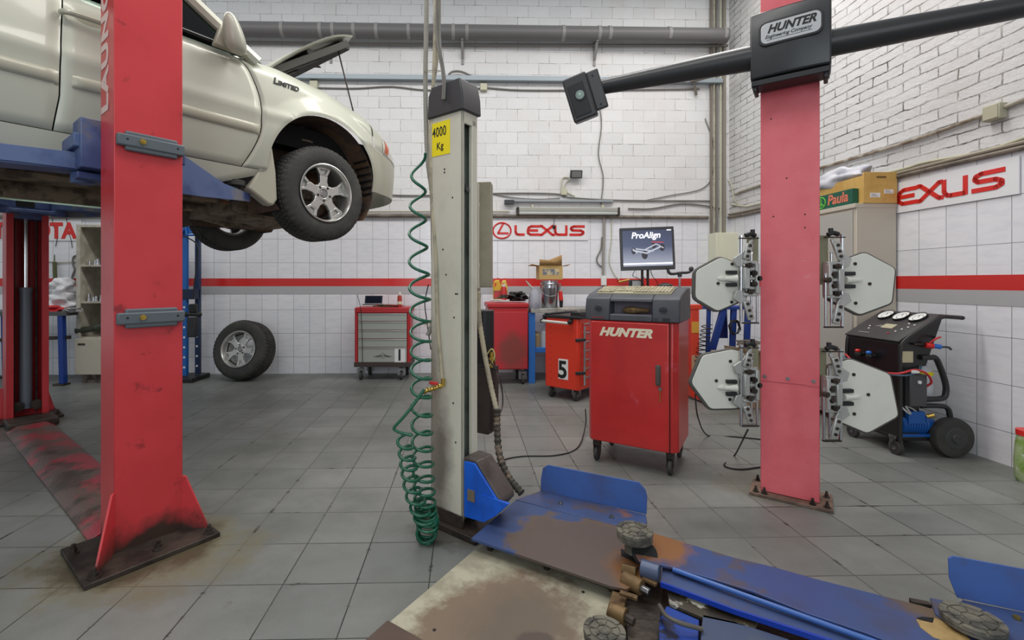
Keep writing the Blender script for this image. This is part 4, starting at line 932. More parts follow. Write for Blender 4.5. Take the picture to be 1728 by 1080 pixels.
# sensor housing with the badge
sb = thing('camera_beam', 'black wheel alignment camera beam across the pink red column', 'camera beam', OR+Vector((0, 0, 2.39)), AR)
b = MB()
hx0, hx1 = -.035, W+.045
prof = [(-.045, -.17), (-.135, -.155), (-.145, -.10), (-.150, .10), (-.135, .185), (-.02, .20), (0.0, .19), (0.0, -.17)]
def hs(t): return t
ns = 14
vs = []
for i in range(ns+1):
    u = i/ns; x = hx0+(hx1-hx0)*u; bulge = -.012*math.sin(PI*u)
    for y, z in prof: vs.append((x, y+bulge*(1 if y < -.1 else 0), z))
k = len(prof); fs = [(i*k+j, i*k+(j+1) % k, (i+1)*k+(j+1) % k, (i+1)*k+j) for i in range(ns) for j in range(k)]+[tuple(range(k-1, -1, -1)), tuple(range(ns*k, ns*k+k))]
b.add(vs, fs)
hb = b.build('housing', mat('housing_black', rgb(44, 45, 48), .32, col2=rgb(52, 53, 56), scale=3), sb, bevel=.008, seg=3)
b = MB(); b.bb((hx0+.005, -.14, -.195), (hx1-.005, -.02, -.165)); b.bb((hx0+.012, -.13, -.22), (hx0+.03, -.03, -.19)); b.bb((hx1-.03, -.13, -.22), (hx1-.012, -.03, -.19)); b.build('housing_lip', black, sb, bevel=.004)
def rrect(w_, h_, r, n=6):
    out = []
    for cx, cy, a0 in ((w_/2-r, h_/2-r, 0), (-w_/2+r, h_/2-r, 90), (-w_/2+r, -h_/2+r, 180), (w_/2-r, -h_/2+r, 270)):
        for k in range(n+1): a = math.radians(a0+90*k/n); out.append((cx+r*math.cos(a), cy+r*math.sin(a)))
    return out
cxb = (hx0+hx1)/2+.005
b = MB(); b.prism(rrect(.272, .125, .035), (cxb, -.158, .055), (1, 0, 0), (0, 0, 1), (0, -.006, 0)); b.build('badge_surround', black, sb, bevel=.002)
b = MB(); b.prism(rrect(.252, .105, .028), (cxb, -.163, .055), (1, 0, 0), (0, 0, 1), (0, -.003, 0)); bd = b.build('badge', mat('badge_alu', rgb(196, 196, 198), .3, .7), sb, bevel=.001)
text_obj('lettering', 'HUNTER', .056, ink, bd, plane4((cxb-.098, -.1665, .055), (1, 0, 0), (0, 0, 1)), .0012, shear=.35, bold=.0022, xs=.92)
text_obj('lettering', 'Engineering Company', .024, ink, bd, plane4((cxb-.108, -.1665, .028), (1, 0, 0), (0, 0, 1)), .0012, shear=.35, bold=.0004, xs=.92)
b = MB(); b.bb((cxb-.10, -.1672, .018), (cxb+.09, -.1665, .0195)); b.build('badge_line', ink, bd)
beam_c = w_c = OR+XR_*(W/2)+YR_*-.06; beam_c.z = 2.37; bdir = Vector((.886, -.463, 0))
def tp(s, off=(0, 0, 0)): v = beam_c+bdir*s+Vector(off); q = wr(v); q.z = v.z-2.39; return q
b = MB(); n = 20
for sg in (-1, 1):
    P = [tp(sg*(.10+.93*i/n)) for i in range(n+1)]; b.tube(P, .06, 28, radii=[.066-.024*(i/n)**1.2 for i in range(n+1)])
    o = b.build('beam_tube', mat('tube_black', rgb(48, 48, 50), .36), sb); b = MB()
hc = tp(-1.045); hw_ = OR+Vector((0, 0, 2.39))
# camera head in its own tilted frame
n_ = Vector((-.30, -.93, -.22)).normalized(); ex = Vector((.90, -.33, .27)); ex = (ex-n_*ex.dot(n_)).normalized(); ez = ex.cross(n_)*-1; ez = n_.cross(ex)*1.0
if ez.z < 0: ez = -ez
Rm = Matrix.Rotation(-AR, 3, 'Z')
exl, ezl, nl = Rm @ ex, Rm @ ez, Rm @ n_
hc = hc+exl*-.012-ezl*.035
def hb_box(b, cx, cz, cy, sx, sz, sy): b.box(hc+exl*cx*1.15+ezl*cz*1.15+nl*cy, (sx*1.15, sy, sz*1.15), R=Matrix((exl, nl, ezl)).transposed())
b = MB(); hb_box(b, -.045, 0, .02, .13, .235, .12); hd = b.build('camera_head', mat('head_black', rgb(58, 58, 60), .4), sb, bevel=.012, seg=3)
b = MB(); hb_box(b, .05, .005, .045, .065, .205, .05); hb_box(b, .05, .005, .0, .05, .16, .06); b.build('head_bracket', mat('head_grey', rgb(70, 70, 72), .4), sb, bevel=.01, seg=3)
b = MB(); hb_box(b, -.05, -.01, .082, .085, .17, .006); b.build('lens_plate', black, hd, bevel=.003)
c_ = hc+exl*-.045+ezl*.012+nl*.084
b = MB(); b.cyl(c_, c_+nl*.008, .034, n=32); b.build('lens_ring', black, hd)
b = MB(); b.cyl(c_+nl*.008, c_+nl*.010, .026, n=28); b.build('lens', mat('lens_green', rgb(84, 112, 96), .08, coat=.8), hd)
b = MB(); b.cyl(c_+nl*.010+ezl*.004, c_+nl*.0105+ezl*.004, .009, n=16); b.build('lens_core', mat('lens_core', rgb(170, 200, 180), .2), hd)
for cx, cz in ((.055, .09), (.055, -.085)):
    p = hc+exl*cx+ezl*cz+nl*.07; b = MB(); b.cyl(p, p+nl*.003, .006, n=10); b.build('head_screw', ink, sb)
b = MB()
for k in range(3): b.tube([tp(-.98+.006*k)+Vector((0, .046*math.cos(a/10*2*PI), .046*math.sin(a/10*2*PI))) for a in range(10)], .004, 5, closed=True)
b.build('cable_strap', steel, sb)
# wheel clamps with hexagonal targets hung on both sides of the column
targ = mat('target_face', rgb(226, 225, 214), .45, col2=rgb(218, 217, 206), scale=2); rim_m = mat('target_rim', rgb(84, 82, 78), .55); bar_m = mat('cast_alu', rgb(184, 184, 180), .35, .6)
def round_poly(P, r=.02, n=3):
    out = []; k = len(P)
    for i in range(k):
        p, a, c = Vector(P[i]), Vector(P[i-1]), Vector(P[(i+1) % k]); da = (a-p).normalized(); dc = (c-p).normalized()
        for j in range(n+1):
            t = j/n; q = (p+da*r)*(1-t)**2+p*2*t*(1-t)+(p+dc*r)*t*t; out.append((q.x, q.y))
    return out
def clamp(px_poly, sg, xr, y0, y1, d, label, slot, grp='wheel clamps with hexagonal targets on the red column'):
    """sg -1 = target to the left; xr pixel of the outer rod"""
    c = at(xr, (y0+y1)/2, d); c.z = HC+(CY-(y0+y1)/2)/F*d
    t = thing('wheel_clamp', label, 'wheel clamp', c, 0, grp)
    P = [(at(x, y, d)-c) for x, y in px_poly]; poly = [(p.x, p.z) for p in P]; 
    ctr = Vector((sum(p[0] for p in poly)/len(poly), sum(p[1] for p in poly)/len(poly)))
    b = MB(); b.prism(round_poly(poly), (0, .0, 0), (1, 0, 0), (0, 0, 1), (0, .006, 0)); b.build('target_panel', targ, t, bevel=.0015)
    big = [tuple(ctr+(Vector(p)-ctr)*1.0+(Vector(p)-ctr).normalized()*.010) for p in poly]
    b = MB(); b.prism(round_poly(big, .025), (sg*.004, .005, -.002), (1, 0, 0), (0, 0, 1), (0, .022, 0)); b.build('target_rim', rim_m, t, bevel=.005)
    for k, (fx, fz) in enumerate(((.30, .0), (-.28, .52), (-.26, -.50))):
        q = Vector((ctr.x+sg*fx*.13, 0, ctr.y+fz*.20)); b = MB(); b.cyl(q, q+Vector((0, -.004, 0)), .0085, n=16); b.cyl(q+Vector((0, -.004, 0)), q+Vector((0, -.006, 0)), .004, n=8); b.build('panel_screw', steel_dirty, t)
    H = (y1-y0)/F*d
    top, bot = H/2, -H/2
    in_ = -sg
    for x, z0, z1, r in ((0, top-.02, bot, .0085), (in_*.055, top*.55, bot*.95, .006), (in_*.085, top*.1, bot*.98, .006), (in_*.03, top*.35, bot*.3, .005)):
        b = MB(); b.cyl((x, .0-.02, z0), (x, -.02, z1), r, n=14); b.cyl((x, -.02, z0), (x, -.02, z0+.01), r*1.3, n=10); b.build('guide_rod', chrome, t)
    # levers with slots
    for (za, zb_, xa, xb) in ((top*.78, top*.42, in_*.04, in_*.018), (bot*.50, bot*.92, in_*.02, in_*.045)):
        b = MB(); a_ = Vector((xa, -.035, za)); c2 = Vector((xb, -.035, zb_)); b.bar(a_, c2, .012, .036, up=(1, 0, 0)); lv = b.build('lever', bar_m, t, bevel=.005)
        for k in (.15, .5, .8):
            q = a_.lerp(c2, k); b = MB(); b.cyl(q+Vector((0, -.007, 0)), q+Vector((0, -.010, 0)), .0085, n=16); b.cyl(q+Vector((0, -.010, 0)), q+Vector((0, -.013, 0)), .0035, n=8); b.build('lever_pin', steel_dirty, lv)
    # angled arms to the target
    for s_ in (1, -1):
        b = MB(); b.prism([(sg*.045, .012), (in_*.005, .045), (in_*.05, .115), (in_*.062, .11), (in_*.03, .02), (sg*.0, -.035), (sg*.03, -.03)], (0, -.028, s_*(H*.20)), (1, 0, 0), (0, 0, s_), (0, .012, 0)); b.build('angled_arm', bar_m, t, bevel=.003)
    # hub in the middle: block, jaws, rollers
    b = MB()
    for zz in (.0, .05, -.05, -.085, .085): b.box((in_*.045, -.015, zz), (.075, .04, .018))
    b.box((in_*.02, -.03, .0), (.03, .03, .11)); b.box((in_*.075, -.02, 0), (.02, .05, .16)); b.build('hub_block', bar_m, t, bevel=.004)
    for zz, xx in ((.028, .06), (-.03, .06), (.07, .035), (-.07, .04), (.0, .085)):
        b = MB(); b.cyl((in_*xx, -.045, zz), (in_*xx, -.02, zz), .014, n=16); b.cyl((in_*xx, -.052, zz), (in_*xx, -.045, zz), .007, n=6); b.build('adjuster_wheel', steel_dirty, t)
    # socket on the panel where the arm plugs in
    sx = sg*.045
    for zz in (.033, -.033):
        b = MB(); b.box((sx, -.008, slot+zz), (.055, .022, .020)); b.build('socket', black, t, bevel=.003)
    b = MB(); b.cyl((sg*.02, -.012, slot), (sg*.085, -.008, slot), .021, .012, n=20); b.sphere((sg*.088, -.004, slot), .014, 12, (2.2, .6, 1)); b.build('target_stem', targ, t)
    # top knob, end bars
    for xa, za_, zb2 in ((-.01, top-.028, top-.022), (0, bot-.002, bot+.006)):
        b = MB(); b.bb((min(in_*xa, in_*.09), -.03, za_), (max(in_*xa, in_*.09), -.012, zb2)); b.build('end_bar', steel_dirty, t)
    b = MB(); b.tube(smooth_path([(in_*.02, -.022, top-.010), (in_*.05, -.022, top-.002), (in_*.075, -.022, top-.012)], 5), .012, 10); b.cyl((in_*.06, -.022, top), (in_*.06, -.022, top+.022), .011, n=14); b.build('handle_knob', black, t, bevel=.002)
    b = MB(); b.bb((min(in_*.05, in_*.11), .01, top*.95), (max(in_*.05, in_*.11), .018, top*-.1)); b.build('hanger_plate', mat('olive_plate', rgb(140, 138, 112), .5), t)
    return t
clamp([(1217, 434), (1243, 444), (1262, 452), (1262, 502), (1247, 509), (1211, 525), (1174, 503), (1175, 457)], -1, 1247, 395, 545, 2.50, 'upper left wheel clamp with hexagonal target, its socket facing the black cart', .0)
clamp([(1460, 426), (1511, 453), (1505, 511), (1451, 531), (1400, 505), (1400, 448)], 1, 1416, 393, 552, 2.42, 'upper right wheel clamp, its hexagonal target in front of the beige cabinet', .0)
clamp([(1236, 590), (1258, 596), (1258, 686), (1242, 689), (1199, 690), (1167, 646), (1186, 600)], -1, 1247, 578, 717, 2.50, 'lower left wheel clamp, its slanted hexagonal target nearest the red console cabinet', -.02)
clamp([(1435, 606), (1502, 632), (1516, 702), (1464, 731), (1400, 704), (1396, 620)], 1, 1413, 584, 742, 2.42, 'lower right wheel clamp, its hexagonal target overlapping the black gas machine', -.02)
# ---------------------------------------------------------------- red alignment console
AH = math.radians(-32)
OH = Vector((.730, 3.06, 0)); hc_ = thing('alignment_console', 'red wheeled console cabinet with dark grey keyboard head and white lettering', 'console cabinet', OH, AH)
XH = Vector((math.cos(AH), math.sin(AH), 0)); YH = Vector((-math.sin(AH), math.cos(AH), 0))
def wh(v): v = Vector(v); q = v-OH; return Vector((q.dot(XH), q.dot(YH), q.z))
WH, DH, Z0, Z1 = .55, .42, .14, .919
cred = mat('console_red', rgb(198, 48, 46), .33, coat=.2, col2=rgb(186, 42, 42), scale=3, dirt=(rgb(206, 96, 110), 5, .64, .78))
b = MB(); b.prism([(0, .03), (.02, 0), (WH-.03, 0), (WH, .03), (WH, DH), (0, DH)], (0, 0, Z0), (1, 0, 0), (0, 1, 0), (0, 0, Z1-Z0)); b.build('body', cred, hc_, bevel=.006)
b = MB(); b.bb((.022, -.014, Z0+.002), (.502, .004, Z1-.004)); dr = b.build('door', cred, hc_, bevel=.010, seg=3)
b = MB(); b.bb((.502, -.004, Z0), (.506, .004, Z1)); b.build('door_gap', blackgap, hc_)
text_obj('lettering', 'HUNTER', .070, mat('letter_cream', rgb(232, 222, 196), .5), dr, plane4((.082, -.0142, .826), (1, 0, 0), (0, 0, 1)), .0015, shear=.35, bold=.0042, xs=1.12, spacing=1.05)
b = MB(); b.bb((.425, -.022, .54), (.455, -.013, .665)); b.bb((.432, -.030, .55), (.448, -.02, .655)); b.build('door_handle', mat('handle_grey', rgb(84, 80, 76), .5), dr, bevel=.004)
b = MB(); b.cyl((.452, -.014, .522), (.452, -.024, .522), .010, n=18); lk = b.build('lock', steel, dr)
b = MB(); b.box((.452, -.024, .49), (.004, .003, .05)); b.box((.453, -.026, .455), (.006, .003, .02)); b.build('key', brass, lk)
hm = mat('console_head', rgb(78, 80, 86), .45, col2=rgb(70, 72, 77), scale=4)
b = MB()                                     # console head as a frame round the tray opening
prof = [(-.012, .921), (-.016, 1.00), (.0, 1.062), (.05, 1.085), (.26, 1.125), (.40, 1.13), (DH, 1.10), (DH, .921)]
xs_l, xs_r = -.012, WH+.012
for xa, xb in ((xs_l, .145), (.405, xs_r)): b.prism(prof, (xa, 0, 0), (0, 1, 0), (0, 0, 1), (xb-xa, 0, 0))
b.bb((.145, -.014, .921), (.405, .10, .962)); b.prism([(-.006, 1.040), (.0, 1.062), (.05, 1.085), (.26, 1.125), (.40, 1.13), (DH, 1.10), (DH, 1.04)], (.145, 0, 0), (0, 1, 0), (0, 0, 1), (.26, 0, 0))
b.bb((.145, .10, .921), (.405, .42, 1.05))
hd2 = b.build('console_head', hm, hc_, bevel=.007, seg=2)
b = MB(); b.bb((.147, .002, .962), (.403, .098, .9635)); b.bb((.147, .094, .962), (.403, .099, 1.04)); b.build('tray_lining', mat('tray_lilac', rgb(120, 112, 124), .6), hd2)
for x in (.075, .468):
    b = MB(); b.lathe([(.0, -.002), (.026, -.002), (.028, .003)], (x, -.014, .992), (0, 1, .10), 28)
    for k in range(5): b.bb((x-.021+abs(k-2)*.003, -.0205, .980+k*.0055), (x+.021-abs(k-2)*.003, -.0165, .9815+k*.0055))
    b.build('speaker', mat('speaker_grey', rgb(64, 66, 70), .6), hd2)
b = MB(); b.cyl((.425, -.012, .940), (.425, -.018, .940), .010, n=18); b.build('power_button', darkgrey, hd2)
b = MB(); b.bb((.465, -.0165, .930), (.505, -.0125, .948)); b.build('badge', mat('badge_dark', rgb(40, 40, 40), .4), hd2)
b = MB(); b.bb((.03, -.0165, .938), (.11, -.013, .9405)); b.build('red_line', sign_red, hd2)
for i, (x, y) in enumerate(((.05, .04), (.50, .04), (.50, .38), (.05, .38))):
    b = MB(); b.cyl((x-.012, y, .045), (x+.012, y, .045), .045, n=28); cw = b.build('caster', rubber, hc_, bevel=.005)
    b = MB(); b.bb((x-.02, y-.02, .045), (x-.015, y+.02, .14)); b.bb((x+.015, y-.02, .045), (x+.02, y+.02, .14)); b.bb((x-.022, y-.022, .10), (x+.022, y+.022, .14)); b.build('fork', steel_dirty, cw)
pp = [(.02, .02, 0), (.0, .05, 0)]
# things on and in the console
kb = thing('keyboard', 'dusty beige keyboard on top of the red console', 'keyboard', OH+XH*.27+YH*.155+Vector((0, 0, 1.108)), AH)
sl = math.atan2(.04, .21)
b = MB(); Rk = Matrix.Rotation(sl, 3, 'X'); b.box((0, 0, 0), (.46, .19, .014), R=Rk); kbo = b.build('base', mat('kb_beige', rgb(170, 164, 140), .6), kb, bevel=.004)
b = MB()
for i in range(22):
    for j in range(6):
        if j == 0 and 4 < i < 11: continue
        b.box(Rk @ Vector((-.215+.0205*i, -.075+.029*j, .011)), (.017, .024, .009), R=Rk)
b.build('keys', mat('kb_keys', rgb(186, 178, 150), .6, col2=rgb(150, 142, 118), scale=30), kbo)
ms = thing('mouse', 'black mouse lying at the back right corner of the console head', 'mouse', OH+XH*.42+YH*.33+Vector((0, 0, 1.13)), AH)
b = MB(); b.sphere((0, 0, .012), .035, 16, (1.4, 1, .42)); b.build('shell', black, ms); b = MB(); b.bb((-.02, -.003, .024), (.02, .003, .03)); b.build('wheel', darkgrey, ms)
pc = thing('pouch', 'brown cloth pouch lying in the open tray of the red console', 'pouch', OH+XH*.295+YH*.05+Vector((0, 0, .9635)), AH)
b = MB()
def pf_(u, v):
    a = 2*PI*v; r = math.sin(PI*u)**.4; x = -.085+.17*u; return Vector((x, .034*r*math.cos(a)+.004*math.sin(9*u), .024+.022*r*math.sin(a)*(1+.2*math.sin(7*u))))
b.grid(pf_, 24, 16); b.build('bag', mat('pouch_brown', rgb(122, 98, 62), .8, col2=rgb(104, 82, 50), scale=30, bump=.4), pc)
b = MB(); b.tube([(x/20*.075, -.036-.001*math.sin(x), .026+.004*math.sin(x*.7)) for x in range(-20, 21)], .0015, 5); b.build('seam', mat('seam', rgb(84, 66, 40), .8), pc)
mn = thing('monitor', 'dark framed flat monitor showing a car chassis, above the red console', 'monitor', at(1091, 470, 3.30)+Vector((0, 0, 0)))
mz = at(1091, 420, 3.30).z-mn.location.z
RmM = Matrix.Rotation(math.radians(-6), 3, 'Z') @ Matrix.Rotation(math.radians(-3), 3, 'X') @ Matrix.Rotation(math.radians(-1.5), 3, 'Y')
MX = RmM @ Vector((1, 0, 0)); MZ = RmM @ Vector((0, 0, 1)); MN = RmM @ Vector((0, -1, 0)); mc = Vector((0, 0, mz))
def mbox(b, x, z, y, sx, sz, sy): b.box(mc+MX*x+MZ*z+MN*y, (sx, sy, sz), R=RmM)
b = MB()
for x, z, sx, sz in ((0, .141, .368, .020), (0, -.137, .368, .028), (-.176, .002, .018, .26), (.176, .002, .018, .26)): mbox(b, x, z, .012, sx, sz, .022)
mbox(b, 0, 0, -.006, .36, .29, .02); fr = b.build('frame', mat('monitor_grey', rgb(70, 70, 72), .4), mn, bevel=.003)
def screen_mat():
    m = bpy.data.materials.new('screen_on'); m.use_nodes = True; nt = m.node_tree; N = nt.nodes; L = nt.links; bs = N['Principled BSDF']
    tc = N.new('ShaderNodeTexCoord'); sp = N.new('ShaderNodeSeparateXYZ'); L.new(tc.outputs['Generated'], sp.inputs[0])
    r = N.new('ShaderNodeValToRGB'); r.color_ramp.elements[0].color = rgb(176, 180, 196); r.color_ramp.elements[1].color = rgb(84, 92, 118); r.color_ramp.elements[1].position = .55
    e = r.color_ramp.elements.new(1.0); e.color = rgb(72, 78, 102)
    L.new(sp.outputs[2], r.inputs[0]); bs.inputs['Base Color'].default_value = (0, 0, 0, 1); L.new(r.outputs[0], bs.inputs['Emission Color']); bs.inputs['Emission Strength'].default_value = .9; bs.inputs['Roughness'].default_value = .25
    return m
b = MB(); mbox(b, 0, .004, .0235, .336, .254, .001); scn = b.build('screen', screen_mat(), mn)
ew = mat('screen_white', rgb(235, 238, 242), .5, emit=.8)
text_obj('lettering', 'ProAlign', .060, ew, scn, plane4(mc+MX*-.108+MZ*.074+MN*.0245, MX, MZ), .0006, shear=.2, bold=.0016, xs=.95)
es = mat('screen_silver', rgb(180, 184, 194), .5, emit=.6); ed = mat('screen_dark', rgb(52, 50, 58), .5, emit=.6); er = mat('screen_red', rgb(170, 70, 84), .5, emit=.6)
def scr(m, items, nm):
    for x, z, r, k in items:
        b = MB(); b.prism([(r*math.cos(a/16*2*PI)*k, r*math.sin(a/16*2*PI)) for a in range(16)], mc+MX*x+MZ*z+MN*.0246, MX, MZ, MN*.0004)
        b.build(nm, m, scn)
scr(ed, ((-.095, -.015, .024, .6), (-.02, -.045, .030, .7), (.045, .02, .022, .6), (.1, .005, .026, .7)), 'drawn_tyre')
b = MB()
for p, q, w_ in (((-.10, -.01), (.0, -.035), .010), ((-.08, .0), (.04, -.02), .008), ((.0, -.03), (.09, .01), .010), ((-.02, -.01), (.06, .03), .008), ((.06, .03), (.11, .0), .007), ((-.10, .0), (-.07, -.03), .008)):
    b.bar(mc+MX*p[0]+MZ*p[1]+MN*.0252, mc+MX*q[0]+MZ*q[1]+MN*.0252, w_, .0004, up=MN)
b.build('drawn_chassis', es, scn)
b = MB(); b.bar(mc+MX*.03+MZ*.045+MN*.0254, mc+MX*.11+MZ*.04+MN*.0254, .008, .0004, up=MN); b.build('drawn_frame', er, scn)
b = MB(); mbox(b, 0, -.106, .0245, .336, .010, .0006); mbox(b, .15, .126, .0245, .03, .008, .0006); b.build('task_bar', ew, scn)
b = MB()
pz = 1.12-mn.location.z
b.cyl((-.02, .03, mz-.12), (-.02, .03, pz), .009, n=12); b.cyl((.02, .03, mz-.12), (.02, .03, pz), .009, n=12); b.cyl((0, .03, pz-.0), (0, .03, pz+.008), .06, n=24); b.box((0, .03, mz-.05), (.10, .03, .12)); b.build('stand', steel_dirty, mn)
for k in range(3):
    b = MB(); x = -.07+.05*k; b.tube(smooth_path([(x, .02, mz-.14), (x+.02*(k-1), .02, mz-.19), (x*.4+.05*k-.02, .03, mz-.21-.02*k), (x*.3+.03, .03, pz+.005)], 6), .0025, 5); b.build('cable', cable_black, mn)
# small frame and a holder bar at the back of the console
tf = thing('card_reader', 'small grey box with a white front standing behind the keyboard', 'device', at(1072, 489, 3.42))
b = MB(); b.box((0, 0, .035), (.092, .03, .075)); fo = b.build('case', darkgrey, tf, bevel=.004); b = MB(); b.box((.004, -.0155, .037), (.062, .002, .055)); b.build('front', paper, fo)
th_ = thing('holder', 'chrome pole topped by a curved black holder, rising behind the console', 'holder', at(1147, 489, 3.25))
b = MB(); b.cyl((0, 0, -.02), (0, 0, .115), .008, n=14); pl = b.build('pole', chrome, th_)
b = MB(); b.tube(smooth_path([(-.085, 0, .155), (-.075, 0, .120), (-.05, 0, .110), (0, 0, .118), (.05, 0, .120), (.075, -.0, .130), (.085, 0, .150)], 6), .010, 10); b.sphere((.08, 0, .145), .016, 12, (1, 1, 1.2)); b.cyl((0, 0, .09), (0, 0, .12), .014, n=14); b.build('curved_rest', darkgrey, pl)
# power cables on the floor
def cable(pts, r, m, label, cat='cable', name='power_cable', grp=None):
    b = MB(); b.tube(smooth_path(pts, 10), r, 8); return tag(b.build(name, m, None), label, cat, grp)
cable([wh_ for wh_ in (at(1173, 665, 3.2), at(1178, 705, 3.2), G(1195, 735, .006), G(1240, 737, .006), G(1290, 742, .006))], .005, cable_black, 'black cable dropping beside the console and running behind the pink red column')
cable([at(1262, 725, 2.62), G(1240, 768, .01), G(1222, 785, .006), G(1248, 792, .006), G(1284, 788, .006)], .005, cable_black, 'black cable looping on the floor left of the pink red column')
cable([G(988, 690, .20), G(988, 718, .05), G(975, 755, .006), G(940, 768, .006), G(880, 770, .006), G(845, 778, .006), G(828, 795, .006)], .0045, cable_black, 'thin black cable across the floor from the console to the cream lift')
# ---------------------------------------------------------------- things along the back wall
def casters(parent, pts, r=.045, w_=.03, m=None):
    for x, y in pts:
        b = MB(); b.cyl((x-w_/2, y, r), (x+w_/2, y, r), r, n=22); cw = b.build('caster', rubber, parent, bevel=.004)
        b = MB(); b.cyl((x-w_/2-.003, y, r), (x+w_/2+.003, y, r), r*.35, n=14); b.bar((x-w_/2-.005, y, r), (x-w_/2-.005, y, r*2.6), .004, r); b.bar((x+w_/2+.005, y, r), (x+w_/2+.005, y, r*2.6), .004, r); b.bb((x-w_/2-.01, y-r*.6, r*2.3), (x+w_/2+.01, y+r*.6, r*2.7)); b.build('fork', steel, cw)
cart_red = mat('cart_red', rgb(186, 40, 46), .4); orange_red = mat('cart_orange_red', rgb(224, 58, 34), .38); drawer_grey = mat('drawer_grey', rgb(168, 172, 164), .45)
# tool cart with the number 1
c0 = at(645.5, 476, 5.55); c0.z = 0
ct = thing('tool_cart', 'red and grey drawer cart marked with the number 1, at the back wall', 'tool cart', c0, 0)
def zz(py, d): return HC+(CY-py)/F*d
hw = .33
b = MB(); b.bb((-hw+.02, .01, zz(612, 5.55)), (hw-.02, .36, zz(524, 5.55))); b.build('body', cart_red, ct, bevel=.004)
for s_ in (-1, 1):
    b = MB(); b.cyl((s_*(hw-.018), .012, zz(618, 5.55)), (s_*(hw-.018), .012, zz(522, 5.55)), .020, n=16); b.build('corner_post', cart_red, ct)
b = MB(); b.bb((-hw, -.012, zz(528, 5.55)), (hw, .37, zz(519, 5.55))); b.build('top_tray', cart_red, ct, bevel=.008)
b = MB(); b.bb((-hw-.005, -.02, zz(619, 5.55)), (hw+.005, .37, zz(611, 5.55))); b.build('bumper', mat('bumper_dark', rgb(66, 54, 50), .6), ct, bevel=.005)
ys = [528.5, 542.2, 557, 571.7, 586, 611.5]
for a_, c_ in zip(ys, ys[1:]):
    b = MB(); b.bb((-hw+.042, -.006, zz(c_, 5.55)+.004), (hw-.042, .01, zz(a_, 5.55)-.003)); dw = b.build('drawer', drawer_grey, ct, bevel=.002)
    b = MB(); b.bb((-hw+.042, -.012, zz(a_, 5.55)-.014), (hw-.042, -.004, zz(a_, 5.55)-.004)); b.build('grip', alloy, dw, bevel=.001)
b = MB(); b.bb((.145, -.0085, zz(611, 5.55)), (.272, -.006, zz(587, 5.55))); pl = b.build('number_plate', paper, ct)
text_obj('lettering', '1', .19, ink, pl, plane4((.158, -.0095, zz(608, 5.55)), (1, 0, 0), (0, 0, 1)), .001, bold=.0035, xs=.95)
# winged mark on the lower drawer
b = MB(); cz = zz(600, 5.55); y_ = -.0072
b.tube([(.005+.026*math.cos(a/16*2*PI), y_, cz+.030*math.sin(a/16*2*PI)) for a in range(16)], .0018, 5, closed=True)
for k in range(3):
    b.bar((-.105+.02*k, y_, cz-.012-.004*k), (-.022, y_, cz+.006-.006*k), .0016, .004); b.bar((.115-.02*k, y_, cz-.012-.004*k), (.032, y_, cz+.006-.006*k), .0016, .004)
b.bar((-.02, y_, cz-.01), (.03, y_, cz+.008), .0016, .006); b.build('winged_mark', darkgrey, dw)
casters(ct, ((-.26, .03), (.22, .03), (-.22, .32), (.25, .32)), .052)
lt = thing('tablet', 'dark tablet leaning on top of the red and grey drawer cart', 'tablet', at(630, 516, 5.7))
b = MB(); b.box((0, .02, .075), (.215, .012, .10), R=Matrix.Rotation(-.35, 3, 'X')); cs = b.build('case', mat('case_navy', rgb(34, 42, 62), .4), lt, bevel=.004); b = MB(); b.box((0, .0125, .076), (.19, .002, .08), R=Matrix.Rotation(-.35, 3, 'X')); b.build('glass', mat('dark_glass', rgb(30, 34, 46), .1), cs); b = MB(); b.bb((-.12, -.06, .012), (.12, .0, .022)); b.build('keyboard_flap', black, cs)
sc = thing('spray_can', 'red and white spray can on top of the red and grey drawer cart', 'spray can', at(674.5, 519, 5.62))
b = MB(); b.lathe([(0, 0), (.026, 0), (.028, .006), (.028, .13), (.018, .148), (0, .15)], n=24); cb = b.build('can_body', mat('can_red', rgb(176, 60, 50), .35), sc)
b = MB(); b.lathe([(.0285, .04), (.0285, .075)], n=24, caps=False); b.build('label_band', mat('can_band', rgb(224, 220, 190), .4), cb); b = MB(); b.lathe([(0, .148), (.018, .148), (.018, .18), (.01, .186), (0, .186)], n=20); b.build('cap', white, sc)
def blob(name, c, pts, m, label, cat, seed=1, n=24, amp=.25, grp=None):
    """crumpled soft thing: sum of bumps over an ellipsoid"""
    rnd = random.Random(seed); ph = [(rnd.uniform(1, 5), rnd.uniform(1, 5), rnd.uniform(0, 6), rnd.uniform(0, 6)) for _ in range(7)]
    rx, ry, rz = pts; b = MB()
    def fn(u, v):
        t = PI*u; a = 2*PI*v; k = 1
        for i, (p, q, s1, s2) in enumerate(ph): k += amp/(1+i*.5)*math.sin(round(p)*2*t+s1)*math.sin(round(q)*a+s2)*math.sin(t)
        p = Vector((rx*math.sin(t)*math.cos(a)*k, ry*math.sin(t)*math.sin(a)*k, rz*math.cos(t)*k))
        p.z = max(p.z, -rz*.8); return p
    b.grid(fn, n, n*2); o = b.build(name, m, None, ang=40); o.location = Vector(c)+Vector((0, 0, rz*.8)); return tag(o, label, cat, grp)
blob('cable_bundle', at(655, 519, 5.65), (.17, .05, .022), mat('bundle_green', rgb(70, 76, 56), .7, col2=rgb(150, 60, 50), scale=18), 'tangled dark cables on top of the red and grey drawer cart', 'cables', 4)
b = MB(); b.tube([at(603, 498, 5.56), at(609, 520, 5.535), at(611, 560, 5.53), at(612, 612, 5.53)], .0035, 6); tag(b.build('hanging_cable', cable_black, None), 'black cable hanging down the left front of the red and grey drawer cart', 'cable')
